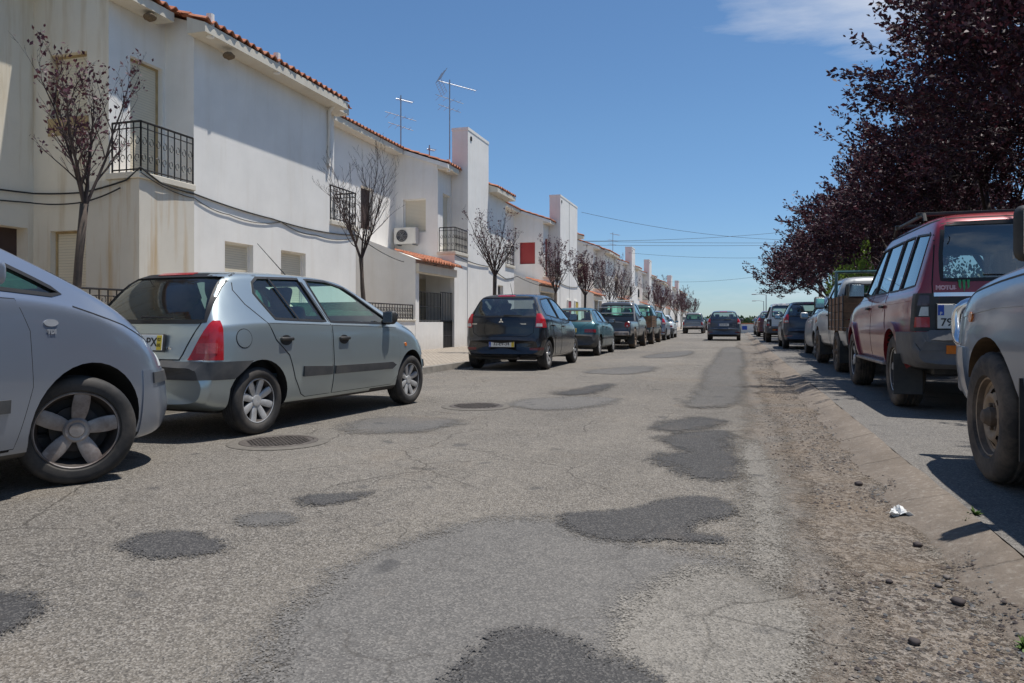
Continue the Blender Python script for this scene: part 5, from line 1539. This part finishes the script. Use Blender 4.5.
M['plum_red'] = leafmat('reddish_plum_leaf', (.075, .022, .032), (.11, .032, .042))
M['plum_mid'] = leafmat('deep_plum_leaf', (.045, .014, .022), (.075, .022, .032), .55)
M['green_leaf'] = leafmat('fresh_green_leaf', (.10, .17, .025), (.17, .25, .04), .5, .35)
M['dark_leaf'] = leafmat('dark_green_leaf', (.03, .05, .018), (.05, .075, .025), .55, .2)
M['bark'] = plain('tree_bark', (.085, .062, .048), .9, var=.4, scale=14, bump=.6)
M['bark_dark'] = plain('dark_twigs', (.060, .040, .036), .85, var=.3, scale=14)

def leaves_mesh(name, P, D, size, mat, asp=.48):
    """P centres (n,3), D rough directions (n,3): one bent rhomb per leaf"""
    n = len(P); D = D+rng.normal(0, .55, (n, 3)); D /= np.linalg.norm(D, axis=1)[:, None]
    A = rng.normal(0, 1, (n, 3)); S = np.cross(D, A); S /= np.linalg.norm(S, axis=1)[:, None]; Nn = np.cross(S, D)
    l = (size*(.65+.7*rng.random(n)))[:, None]
    v0 = P; v1 = P+D*l*.5+S*l*asp*.5+Nn*l*.10; v2 = P+D*l; v3 = P+D*l*.5-S*l*asp*.5+Nn*l*.10
    V = np.stack([v0, v1, v2, v3], 1).reshape(-1, 3)
    m = bpy.data.meshes.new(name); m.vertices.add(4*n); m.vertices.foreach_set('co', V.ravel())
    m.loops.add(4*n); m.loops.foreach_set('vertex_index', np.arange(4*n, dtype=np.int32))
    m.polygons.add(n); m.polygons.foreach_set('loop_start', np.arange(0, 4*n, 4, dtype=np.int32))
    m.update(calc_edges=True); m.materials.append(mat); return m

def young_tree(loc, h, fork, leafy, label, seed, lean=(0, 0), mat='plum_mid', dense=1.0, rad=.06, spread=.34, size=.052):
    random.seed(seed)
    t = thing('plum_tree', label, 'tree', loc, 0, 'young plum trees along the pavement')
    bt = bmesh.new(); bb = bmesh.new(); LP, LD = [], []
    top = Vector((lean[0], lean[1], fork))
    bm_tube(bt, [(0, 0, -.05), (lean[0]*.3+.01, lean[1]*.3, fork*.35), (lean[0]*.7-.01, lean[1]*.7, fork*.72), tuple(top)], [rad*1.15, rad, rad*.88, rad*.92], 9)
    def grow(p, d, L, r, lvl):
        n = 5; pts = [p]; q = p.copy(); dd = d.copy()
        for i in range(n):
            dd = (dd+Vector((random.gauss(0, .09), random.gauss(0, .09), .045))).normalized(); q = q+dd*L/n; pts.append(q.copy())
        rs = [r*(1-.72*i/n) for i in range(n+1)]
        bm_tube(bb, pts, rs, 5 if lvl < 2 else 4, False)
        if lvl >= 1:
            for i in range(1, n+1):
                k = leafy*(1.0 if lvl > 1 else .5)
                for _ in range(int(k) + (random.random() < k % 1)):
                    LP.append((pts[i]+Vector((random.gauss(0, .025), random.gauss(0, .025), random.gauss(0, .025))))[:]); LD.append((dd+Vector((random.gauss(0, .7), random.gauss(0, .7), random.gauss(0, .5))))[:])
        if lvl < 3:
            for i in range(1, n+1):
                m = (2 if lvl == 0 else 1) if random.random() < dense*(.9, .75, .45)[lvl] else 0
                for _ in range(m):
                    a = random.uniform(0, 2*PI); side = Vector((math.cos(a), math.sin(a), .2))
                    nd = (dd*1.0+side*random.uniform(.45, .8)).normalized()
                    grow(pts[i].copy(), nd, L*random.uniform(.35, .58)*(1.1-.1*i), max(.0025, rs[i]*.58), lvl+1)
    nb = 7
    for i in range(nb):
        a = 2*PI*i/nb+random.uniform(-.3, .3); ss = spread*(1.75 if i % 2 else .9); d = Vector((math.cos(a)*ss, math.sin(a)*ss, 1)).normalized()
        grow(top-Vector((0, 0, .02+.04*random.random())), d, (h-fork)*random.uniform(.62, .92), rad*.40, 0)
    obj('trunk', bt, M['bark'], t, True)
    obj('branches', bb, M['bark_dark'], t, True)
    if LP: obj('foliage', leaves_mesh('foliage', np.array(LP), np.array(LD), size, M[mat], .6), [], t)
    return t
G = .118
young_tree((-6.42, 5.72, G), 3.62, 2.03, .22, 'leaning young plum tree with dark red leaves in front of the nearest balcony', 9, (.10, .10), spread=.25, size=.046, mat='plum_mid', rad=.044)
young_tree((-6.3, 11.75, G), 3.95, 1.98, .0, 'leafless young tree in front of the windows of the nearest house', 6, (-.10, -.05), spread=.27, dense=1.3, rad=.045)
young_tree((-6.3, 19.0, G), 3.85, 2.1, .10, 'nearly bare young tree standing behind the black hatchback', 8, spread=.36, dense=1.2)
young_tree((-6.3, 26.1, G), 3.9, 1.9, 0.5, 'young plum tree with reddish twigs before the red shutters', 11, spread=.30)
young_tree((-6.3, 31.6, G), 3.9, 2.0, 1.0, 'bushy purple leaved young plum tree just past the painted door panels', 14, spread=.36)
young_tree((-6.3, 38.5, G), 4.1, 1.7, .3, 'densely twigged young tree rising above the dark pickup cab', 17, spread=.36, dense=1.25)
young_tree((-6.3, 42.5, G), 4.2, 1.7, .2, 'densely twigged young tree just past the one above the dark pickup cab', 19, spread=.36, dense=1.25)
young_tree((-6.3, 60.5, G), 4.5, 1.6, 1.2, 'purple leaved plum tree where the street row of pickups ends', 23, spread=.34)
young_tree((-6.3, 66.5, G), 4.4, 1.6, 1.2, 'second purple leaved plum tree past the row of pickups', 24, spread=.36)
for i, (y, s) in enumerate(((80, 31), (88, 33), (98, 37), (112, 39))):
    young_tree((-6.1, y, G), 4.4, 1.5, 1.5, ['small far plum tree on the left pavement, first past the gap', 'small far plum tree on the left pavement, second past the gap', 'distant plum tree on the left pavement, third past the gap', 'most distant plum tree on the left pavement'][i], s, spread=.40)

def plum_crown(seed, r, h, nt, nl):
    """long shoots pushed outward and up from a wide irregular crown; returns leaf arrays"""
    g = np.random.default_rng(seed); P, D = [], []; tw = []
    for _ in range(nt):
        d = g.normal(0, 1, 3); d /= np.linalg.norm(d); 
        if d[2] < -.45: d[2] *= -.5
        lump = 1+.28*noise.noise(Vector(d)*2.2+Vector((seed, 0, 0)))+.16*noise.noise(Vector(d)*5+Vector((0, seed, 0)))
        rad = (.40+.60*g.random()**.5)*lump
        c = d*np.array([r, r, h])*rad
        dd = d*np.array([1, 1, .5])+np.array([0, 0, .55])+g.normal(0, .28, 3); dd /= np.linalg.norm(dd)
        L = g.uniform(.35, .95)*(1.0 if rad > .8 else .7)
        s = g.random(nl)
        P.append(c+dd*(s*L)[:, None]+g.normal(0, .045, (nl, 3))); D.append(np.repeat((dd*.8+d*.3)[None], nl, 0)+g.normal(0, .5, (nl, 3)))
        tw.append((c-dd*.25, c+dd*L))
    return np.concatenate(P), np.concatenate(D), tw

def big_plum(loc, r, h, zc, label, seed, nt=620, nl=46, size=.095):
    t = thing('purple_plum_tree', label, 'tree', loc, 0, 'big purple leaved trees behind the parked cars')
    P, D, tw = plum_crown(seed, r, h, nt, nl); P[:, 2] += zc
    bt = bmesh.new(); bm_tube(bt, [(0, 0, -.1), (.05, .03, .6), (.0, .05, 1.35), (.03, 0, 1.9)], [.17, .14, .13, .15], 12)
    obj('trunk', bt, M['bark'], t, True)
    bb = bmesh.new(); g = random.Random(seed)
    for i in range(9):
        a = 2*PI*i/9+g.uniform(-.3, .3); q = Vector((math.cos(a)*r*.62, math.sin(a)*r*.62, zc+h*g.uniform(-.1, .55)))
        p0 = Vector((0, 0, 1.7)); mid = p0.lerp(q, .45)+Vector((0, 0, .25))
        bm_tube(bb, [p0, mid, q], [.075, .05, .018], 7, False)
        for j in range(5):
            e = q.lerp(mid, g.random()*.7); w = e+Vector((g.gauss(0, .6), g.gauss(0, .6), g.uniform(.3, 1.1))); bm_tube(bb, [e, e.lerp(w, .5)+Vector((0, 0, .08)), w], [.02, .012, .005], 5, False)
    for a, b in tw[::2]:
        b = a+(b-a)*.95
        bm_tube(bb, [Vector((a[0], a[1], a[2]+zc)), Vector((b[0], b[1], b[2]+zc))], [.008, .003], 4, False)
    obj('branches', bb, M['bark_dark'], t, True)
    k = rng.random(len(P)) < .62
    c = obj('foliage', leaves_mesh('foliage', P[k], D[k], size, M['plum']), [], t)
    obj('reddish_foliage', leaves_mesh('foliage', P[~k], D[~k], size, M['plum_mid']), [], t)
    return t
ZP = .13
big_plum((5.5, 12.4, ZP), 3.3, 3.0, 4.75, 'purple plum tree with the widest crown, overhanging the red off-roader', 41, 1800, 50, .088)
big_plum((5.5, 18.6, ZP), 2.9, 2.5, 3.85, 'purple plum tree behind the wooden sided pickup', 43, 1250, 46, .10)
big_plum((5.0, 25.0, ZP), 2.9, 2.3, 3.55, 'purple plum tree behind the pale grey hatchback', 47, 1000, 42, .115)
big_plum((4.9, 32.5, ZP), 2.9, 2.1, 3.35, 'purple plum tree behind the white off-roader', 53, 800, 38, .115)
big_plum((4.9, 41.0, ZP), 3.5, 2.0, 3.1, 'last purple plum tree of the row, lowest against the sky', 59, 800, 36, .125)
big_plum((9.5, 15.5, ZP), 3.2, 2.9, 4.2, 'purple plum tree standing one row back', 61, 1100, 44, .13)
big_plum((6.4, 6.4, ZP), 2.8, 2.5, 4.7, 'purple plum tree beside the silver pickup', 67, 1100, 44, .10)

def shrub(loc, rx, ry, h, label, seed, mat, n=2600, size=.10, name='shrub', cat='shrub'):
    g = np.random.default_rng(seed); d = g.normal(0, 1, (n, 3)); d /= np.linalg.norm(d, axis=1)[:, None]; d[:, 2] = np.abs(d[:, 2])
    lump = np.array([1+.35*noise.noise(Vector(q)*2.5+Vector((seed, 0, 0))) for q in d])
    P = d*(lump*(.35+.65*g.random(n)**.4))[:, None]*np.array([rx, ry, h])
    t = thing(name, label, cat, loc)
    obj('foliage', leaves_mesh('foliage', P, d+np.array([0, 0, .5]), size, M[mat], .6), [], t)
    bb = bmesh.new(); rr = random.Random(seed)
    for i in range(8):
        q = Vector((rr.uniform(-.6, .6)*rx, rr.uniform(-.6, .6)*ry, h*.7)); bm_tube(bb, [(q.x*.1, q.y*.1, 0), (q.x*.5, q.y*.5, h*.3), q], [.03, .02, .008], 5, False)
    obj('stems', bb, M['bark'], t, True)
shrub((3.9, 29.3, ZP), .7, 1.0, 3.0, 'bright green shrub under the plum trees past the wooden sided pickup', 3, 'green_leaf', 3200)
shrub((3.45, 22.8, ZP), .55, .9, 2.6, 'bright green shrub under the plum trees above the wooden load bed', 5, 'green_leaf', 3600)
for i, y in enumerate((3, 8, 13, 18, 23, 28, 34, 40)):
    shrub((9.0 if i != 2 else 9.3, y, ZP), 1.6, 3.2, 2.9, ['beside the nearest silver pickup', 'beside the red off-roader', 'behind the widest plum tree', 'behind the wooden sided pickup', 'behind the pale grey hatchback', 'behind the dark estate car', 'behind the white off-roader', 'at the far end of the hedge'][i].join(['dark green hedge bush ', '']), 70+i, 'dark_leaf', 6000, .16, 'hedge_bush', 'hedge')

# ------------------------------------------------------------------ far end of the street
t = thing('end_wall', 'low white wall with a blue square sign closing the far end of the street', 'wall', (0, 64, 0))
obj('wall', box(-1.2, 7, 0, .2, 0, .78, .01, 1), M['white'], t); obj('coping', box(-1.25, 7.05, -.04, .24, .782, .85, .01, 1), M['tile'], t)
obj('sign', box(.55, .95, -.03, -.004, .30, .62, .005, 1), M['plate_blue'], t)
for (x, y, h, lab) in ((4.6, 120, 5.2, 'far street lamp with the longer arm over the road'), (5.3, 150, 5.0, 'farther street lamp standing beyond the first')):
    t = thing('street_lamp', lab, 'street lamp', (x, y, 0), 0, 'street lamps at the far end')
    obj('pole', tube([(0, 0, 0), (0, 0, h)], [.09, .06], 8), M['galv'], t); obj('arm', tube([(0, 0, h-.05), (-.8, 0, h+.1), (-1.6, 0, h+.1)], .045, 6), M['galv'], t)
    obj('lamp_head', rounded(.7, .28, .16, .05), M['galv'], t, loc=(-1.8, 0, h+.08))
tag(obj('far_woods', leaves_mesh('far_woods', np.stack([rng.uniform(-45, 70, 9000), rng.uniform(175, 205, 9000), rng.random(9000)**1.4*1.5], 1), rng.normal(0, 1, (9000, 3))+np.array([0, 0, 1]), 1.1, M['dark_leaf'], .7), []), kind='stuff')
for i, (x, y, s) in enumerate(((-1.5, 86, 2.0), (6.5, 92, 2.4), (10, 84, 2.6))):
    shrub((x, y, 0), s, s, 1.25 if i else 1.0, ['low dark purplish bush beyond the end wall, seen past the moving car', 'dark bush beyond the end wall near the street lamp', 'broad dark bush beyond the end wall behind the right hand cars'][i], 90+i, 'plum', 1500, .28)
t = thing('utility_pole', 'wooden utility pole hidden among the purple trees carrying the street wires', 'pole', (6.2, 60, ZP)); obj('post', tube([(0, 0, 0), (0, 0, 8.6)], [.14, .10], 10), M['bark'], t); obj('crossarm', box(-.7, .7, -.05, .05, 8.0, 8.12), M['bark'], t)
def wire(a, b, sag, label):
    a, b = Vector(a), Vector(b); P = []
    for i in range(25):
        s = i/24; p = a.lerp(b, s); p.z -= sag*4*s*(1-s); P.append(p)
    tag(obj('overhead_wire', tube(P, .011, 4), M['cable']), label, 'wire', 'overhead wires across the street')
wire((-8.9, 43.5, 7.6), (6.2, 60, 7.2), .5, 'overhead wire falling from the broad chimney slab to the trees')
wire((-8.9, 43.0, 5.8), (6.2, 60, 8.1), .25, 'overhead wire rising toward the trees, crossing the falling one')
wire((-8.9, 43.6, 5.85), (5.6, 60, 7.0), .05, 'upper of the two parallel level overhead wires')
wire((-8.9, 43.9, 5.65), (5.5, 60.1, 6.85), .05, 'lower of the two parallel level overhead wires')
wire((-8.9, 64, 7.0), (6.2, 60, 6.0), .3, 'fainter overhead wire below the level pair')
wire((-8.9, 84, 5.6), (6.3, 60.1, 5.2), .5, 'lowest overhead wire, slanting over the moving car')

# ------------------------------------------------------------------ cars in place
def place(contact, local, rz):
    c, s = math.cos(rz), math.sin(rz); x, y = local
    return (contact[0]-(c*x-s*y), contact[1]-(s*x+c*y), contact[2])
GL = 'vehicles parked along the left kerb'; GR = 'vehicles parked along the right strip'
M['p_clio'] = paint('silver_green_paint', (.45, .515, .52), .75, .12)
M['p_black'] = paint('black_paint', (.010, .011, .014), .1, .07, rough=.2)
M['p_red'] = paint('wine_red_paint', (.24, .010, .018), .2, .25, (.28, .20, .17))
M['p_silver'] = paint('silver_paint', (.27, .31, .38), .6, .30)
M['p_van'] = paint('pale_blue_silver_paint', (.30, .34, .41), .7, .12)
M['p_teal'] = paint('dark_teal_paint', (.02, .10, .12), .25, .3)
M['p_grey'] = paint('dark_grey_paint', (.075, .08, .09), .3, .5, (.20, .16, .12))
M['p_green'] = paint('bottle_green_paint', (.03, .07, .06), .2, .5)
M['p_blue'] = paint('slate_blue_paint', (.06, .075, .10), .3, .3)
M['p_white'] = paint('white_paint', (.72, .73, .72), 0, .3)
M['p_navy'] = paint('navy_paint', (.02, .03, .055), .2, .3)
M['p_dred'] = paint('dark_red_paint', (.10, .015, .015), .1, .3)

def park(S, name, label, cat, contact, ref, rz=0, grp=GL):
    """ref = 'RR' rear right, 'FR', 'RL', 'FL' wheel whose outer foot is at contact"""
    x = (S['W']/2-S.get('inset', .035))*(1 if ref[1] == 'R' else -1); y = S['axles'][0 if ref[0] == 'R' else 1]-S['L']/2
    return build_car(S, name, label, cat, place(contact, (x, y), rz), rz, grp)
ZR = .080
S = spec_van(M['p_van']); park(S, 'people_carrier', 'pale silver people carrier cut off by the picture edge, with dirty five spoke wheel', 'car', (-3.64, 3.38, 0), 'FR', R(-.5))
S = spec_clio(M['p_clio']); park(S, 'hatchback', 'silver green hatchback with black bumper strip and a roof aerial', 'car', (-3.84, 5.28, 0), 'RR', R(-6))
def colt_extra(root, B, P):
    c = B.bvh.ray_cast(Vector((.0, -3, .965)), Vector((0, 1, 0)))[0]
    bm = bmesh.new()
    for k in range(3):
        a = PI/2+k*2*PI/3; d = Vector((math.cos(a), 0, math.sin(a))); q = Vector((-d.z, 0, d.x))
        v = [bm.verts.new(p) for p in (Vector(), d*.028+q*.017, d*.056, d*.028-q*.017)]; bm.faces.new(v)
    o = obj('badge', bm, M['chrome'], root); o.location = (c.x-.02, c.y-.006-B.L/2, c.z)
    for x0, n in ((.42, 5), (-.58, 6)):
        c = B.bvh.ray_cast(Vector((x0, -3, .90)), Vector((0, 1, 0)))[0]; bm = bmesh.new()
        for k in range(n): bm_box(bm, k*.026-.06, k*.026-.042, -.004, 0, 0, .022)
        o = obj('lettering', bm, M['chrome'], root); o.location = (c.x, c.y-.003-B.L/2, c.z)
S = spec_mini(M['p_black'], plates=[dict(x=0, z=.52, w=.52, h=.115, text=[('32-EV-34', -.005, 0, .088)], yellow=('07', '11'), tilt=0)], extra=[colt_extra], aerial=(0, .8, 0, -.18, .22))
park(S, 'hatchback', 'black tall hatchback with red tail lamps and blue edged number plate', 'car', (-3.56, 14.2, 0), 'RR')
S = spec_lowhatch(M['p_teal'], plates=[dict(x=0, z=.72, w=.50, h=.11, text=[('18-09-NT', 0, 0, .085)], yellow=('01', '04'))])
park(S, 'hatchback', 'low dark teal hatchback parked between the black hatchback and the dark pickup', 'car', (-3.66, 20.5, 0), 'RR')
S = spec_pickup(M['p_grey'], 1.70); S['shells'] = [s for s in S['shells'] if s[0] != 'tail_light']
def ltail(root, B, P):
    for sx in (-1, 1):
        P('tail_light', merge_bm(clean(tube([(sx*.69, .055, .86), (sx*.69, .01, .86)], .095, 20))), M['red_lens']); P('reversing_light', clean(tube([(sx*.69, .02, .82), (sx*.69, .006, .82)], .03, 16)), M['clear_lens'])
        P('ladder_frame', tube([(sx*.70, 1.90, 1.0), (sx*.64, 1.93, 1.74)], .026, 6), M['plate'])
    for z in (1.28, 1.5, 1.74): P('ladder_frame', tube([(-.66, 1.92, z), (.66, 1.92, z)], .022, 6), M['plate'])
S['extra'].append(ltail)
park(S, 'pickup_truck', 'dark grey pickup with a pale ladder frame and muddy wheels', 'pickup', (-3.40, 26.3, 0), 'RR')
S = spec_pickup(M['p_green'], 1.74, wheelkw=dict(rf=.56, tyre='tyre_mud', rim='steel_mud'))
def crate_bed(H0, H1, mat='wood'):
    def f(root, B, P):
        y0, y1 = .0, 1.98
        for nm, (a, b, c, d) in (('side_board', (-.86, -.82, y0, y1)), ('side_board', (.82, .86, y0, y1)), ('tail_board', (-.82, .82, y0, y0+.04)), ('head_board', (-.82, .82, y1-.04, y1))):
            bm = bmesh.new(); n = 4; hh = (H1-H0)/n
            for i in range(n): bm_box(bm, a, b, c, d, H0+i*hh+.006, H0+(i+1)*hh-.006)
            P(nm, bm, M[mat])
        for x in (-.875, .862):
            for y in (.02, .5, 1.0, 1.45, 1.92): P('stake', box(x, x+.013, y-.03, y+.03, H0-.05, H1+.02), M['hub_dark'])
        for x in (-.5, 0, .5): P('stake', box(x-.03, x+.03, -.014, -.001, H0-.05, H1+.02), M['hub_dark'])
        P('load_floor', box(-.86, .86, y0, y1, H0-.06, H0-.005), M[mat])
    return f
S['extra'].append(crate_bed(.80, 1.22))
park(S, 'pickup_truck', 'green pickup carrying brown boards, behind the dark grey pickup', 'pickup', (-3.35, 31.9, 0), 'RR')
S = spec_mini(M['p_silver']); small_silver, _ = park(S, 'hatchback', 'silver hatchback parked beyond the green pickup', 'car', (-3.4, 38.2, 0), 'RR')
S = spec_lowhatch(M['p_white']); park(S, 'hatchback', 'white low hatchback parked beyond the silver one', 'car', (-3.45, 43.6, 0), 'RR')
M['p_dsilver'] = paint('dull_silver_paint', (.17, .18, .19), .3, .4)
S = spec_pickup(M['p_dsilver'], 1.74, double=True); park(S, 'pickup_truck', 'distant silver pickup standing farthest out from the left kerb', 'pickup', (-2.45, 62.0, 0), 'RR')
S = spec_mini(M['p_blue'], plates=[dict(x=0, z=.80, w=.50, h=.11, text=[('53-87-XH', 0, 0, .085)])])
build_car(S, 'hatchback', 'slate blue hatchback driving away in the middle of the road', 'car', (-.55, 40.3, 0), 0)
# right row
S = spec_pickup(M['p_silver'], 1.78, double=True)
def bullbar(root, B, P):
    L = B.L; r = .030
    P('bull_bar', clean(tube(chaikin([(-.72, L-.06, .72), (-.74, L+.10, .74), (-.74, L+.13, .92), (-.70, L+.10, 1.00), (-.55, L+.09, 1.02), (.55, L+.09, 1.02), (.70, L+.10, 1.00), (.74, L+.13, .92), (.74, L+.10, .74), (.72, L-.06, .72)], 2), r, 12)), M['chrome'], smooth=60)
    P('bull_bar', clean(tube([(-.73, L+.12, .80), (.73, L+.12, .80)], r*.8, 10)), M['chrome'], smooth=60)
    P('grille', box(-.38, .38, L-.06, L+.005, .74, .92, .01, 1), M['trim'])
S['extra'].append(bullbar)
park(S, 'pickup_truck', 'silver double cab pickup with muddy steel wheel and orange side indicator', 'pickup', (1.30, 4.56, ZR), 'FL', 0, GR)
S = spec_pajero(M['p_red']); park(S, 'off_road_car', 'wine red off-road estate with roof rails and a square two line plate', 'off-road car', (1.57, 8.45, ZR), 'RL', 0, GR)
M['p_dusty'] = paint('dusty_grey_white_paint', (.34, .36, .37), .1, .4)
S = spec_pickup(M['p_dusty'], 1.74); S['extra'].append(crate_bed(.78, 1.30))
def cabframe(root, B, P):
    for sx in (-1, 1): P('cab_guard', tube([(sx*.74, 1.99, .9), (sx*.72, 2.0, 1.80)], .03, 6), M['p_teal'])
    P('cab_guard', tube([(-.74, 2.0, 1.80), (.74, 2.0, 1.80)], .03, 6), M['p_teal'])
S['extra'].append(cabframe)
park(S, 'pickup_truck', 'pale grey pickup with tall weathered wooden boards round its load bed', 'pickup', (1.68, 13.9, ZR), 'RL', 0, GR)
S = spec_mini(M['p_dusty'], H=1.5); park(S, 'hatchback', 'pale grey hatchback ahead of the wooden sided pickup', 'car', (1.86, 19.3, ZR), 'RL', 0, GR)
S = spec_mini(M['p_navy'], plates=[]); park(S, 'hatchback', 'dark navy hatchback with red tail lamps before the white off-roader', 'car', (1.48, 25.3, ZR), 'RL', 0, GR)
S = spec_pajero(M['p_white']); S['extra'] = []; S['patches'] = [p for p in S['patches'] if p[0] not in ('rear_panel', 'trim_strip')]; S['plates'] = [dict(x=0, z=.84, w=.5, h=.11, text=[('61-IB-20', 0, 0, .085)])]
S['flare'] = (.06, .03, M['bumper'])
wd, _ = park(S, 'off_road_car', 'white off-road car with black wheel arches at the far end of the right row', 'off-road car', (1.22, 33.4, ZR), 'RL', 0, GR); wd.scale = (.96, .94, .87)
S = spec_mini(M['p_dred']); park(S, 'hatchback', 'dark red hatchback beyond the white off-roader', 'car', (1.25, 45.5, ZR), 'RL', 0, GR)
S = spec_lowhatch(M['p_navy']); park(S, 'hatchback', 'last dark blue car of the right row', 'car', (1.25, 52.0, ZR), 'RL', 0, GR)

# ------------------------------------------------------------------ sky, sun, camera
EL, AZ = 74, math.atan2(.85, .5)     # azimuth clockwise from +Y
w = bpy.data.worlds.new('World'); scene.world = w; w.use_nodes = True
nt = w.node_tree; nt.nodes.clear(); ln = nt.links.new
def wn(t_, **k):
    x = nt.nodes.new(t_)
    for a, b in k.items(): setattr(x, a, b)
    return x
out = wn('ShaderNodeOutputWorld'); bg = wn('ShaderNodeBackground'); sky = wn('ShaderNodeTexSky', sky_type='NISHITA', sun_disc=False)
sky.sun_elevation = R(EL); sky.sun_rotation = AZ; sky.air_density = 1.0; sky.dust_density = .25; sky.ozone_density = 3.0; sky.altitude = 300
tc = wn('ShaderNodeTexCoord'); sp = wn('ShaderNodeSeparateXYZ'); ln(tc.outputs['Generated'], sp.inputs[0])
def wm(op, a, b=0., c=None, clamp=False):
    x = wn('ShaderNodeMath', operation=op); x.use_clamp = clamp
    for i, q in enumerate((a, b, c)):
        if q is None: continue
        if isinstance(q, (int, float)): x.inputs[i].default_value = q
        else: ln(q, x.inputs[i])
    return x.outputs[0]
zz = wm('MAXIMUM', sp.outputs[2], .02); zz = wm('ADD', zz, .08)
cx = wm('DIVIDE', sp.outputs[0], zz); cy = wm('DIVIDE', sp.outputs[1], zz)
cb = wn('ShaderNodeCombineXYZ'); ln(cx, cb.inputs[0]); ln(cy, cb.inputs[1])
n1 = wn('ShaderNodeTexNoise'); ln(cb.outputs[0], n1.inputs['Vector']); n1.inputs['Scale'].default_value = 1.15; n1.inputs['Detail'].default_value = 8; n1.inputs['Roughness'].default_value = .58; n1.inputs['Distortion'].default_value = .3
CLX = (.15, 2.0)     # centre of the cloud bank on the cloud plane
dx = wm('SUBTRACT', cx, .80); dy = wm('SUBTRACT', cy, 1.75)
dd = wm('SQRT', wm('ADD', wm('MULTIPLY', wm('MULTIPLY', dx, dx), .55), wm('MULTIPLY', wm('MULTIPLY', dy, dy), 1.4)))
mask = wm('SUBTRACT', 1.0, wm('MULTIPLY', dd, .98), clamp=True)
# a band of small clouds low over the far horizon
low = wm('MULTIPLY', wm('SUBTRACT', cy, 5.0), .12, clamp=True)
n2 = wn('ShaderNodeTexNoise'); ln(tc.outputs['Generated'], n2.inputs['Vector']); n2.inputs['Scale'].default_value = 9; n2.inputs['Detail'].default_value = 6
sc_ = wn('ShaderNodeMapping'); sc_.inputs['Scale'].default_value = (1, 1, 5); ln(tc.outputs['Generated'], sc_.inputs[0]); ln(sc_.outputs[0], n2.inputs['Vector'])
lowc = wm('MULTIPLY', wm('MULTIPLY', wm('SUBTRACT', n2.outputs[0], .52), 5.0, clamp=True), wm('MULTIPLY', low, .5))
# behind the camera too: broken cloud for the window reflections
back = wm('MULTIPLY', wm('SUBTRACT', .2, cy), .8, clamp=True)
cov = wm('ADD', mask, wm('MULTIPLY', back, .26))
dens = wm('MULTIPLY', wm('SUBTRACT', wm('ADD', n1.outputs[0], wm('MULTIPLY', cov, .90)), .72), 3.2, clamp=True)
dens = wm('MAXIMUM', wm('MULTIPLY', dens, .85), lowc)
mx = wn('ShaderNodeMix', data_type='RGBA'); ln(dens, mx.inputs[0])
hz = wm('SUBTRACT', 1.0, wm('MULTIPLY', wm('MAXIMUM', sp.outputs[2], 0), 4.0), clamp=True)
tint = wn('ShaderNodeMix', data_type='RGBA'); ln(hz, tint.inputs[0]); tint.inputs[6].default_value = (.74, .93, 1.05, 1); tint.inputs[7].default_value = (.64, .80, 1.02, 1)
tm_ = wn('ShaderNodeMix', data_type='RGBA', blend_type='MULTIPLY'); tm_.inputs[0].default_value = 1; ln(sky.outputs[0], tm_.inputs[6]); ln(tint.outputs[2], tm_.inputs[7])
ln(tm_.outputs[2], mx.inputs[6]); mx.inputs[7].default_value = (7.6, 7.8, 8.2, 1)
ln(mx.outputs[2], bg.inputs[0]); bg.inputs[1].default_value = .092; ln(bg.outputs[0], out.inputs[0])

sd = Vector((math.cos(R(EL))*math.sin(AZ), math.cos(R(EL))*math.cos(AZ), math.sin(R(EL))))
l = bpy.data.lights.new('sun', 'SUN'); l.energy = 4.3; l.angle = R(.6); l.color = (1, .965, .91)
lo = bpy.data.objects.new('sun', l); COL.objects.link(lo); lo.rotation_euler = sd.to_track_quat('Z', 'Y').to_euler(); lo.location = (20, 20, 40)

cam = bpy.data.cameras.new('camera'); co = bpy.data.objects.new('camera', cam); COL.objects.link(co)
co.location = (0, 0, .95); co.rotation_euler = (PI/2, 0, R(17)); cam.sensor_width = 36; cam.lens = 730/1024*36; cam.shift_y = -19.5/1024; cam.clip_end = 4000; cam.clip_start = .05
scene.camera = co
scene.view_settings.view_transform = 'Standard'; scene.view_settings.look = 'None'; scene.view_settings.exposure = .25; scene.view_settings.gamma = 1
scene.cycles.max_bounces = 8; scene.cycles.transparent_max_bounces = 16; scene.cycles.use_denoising = True
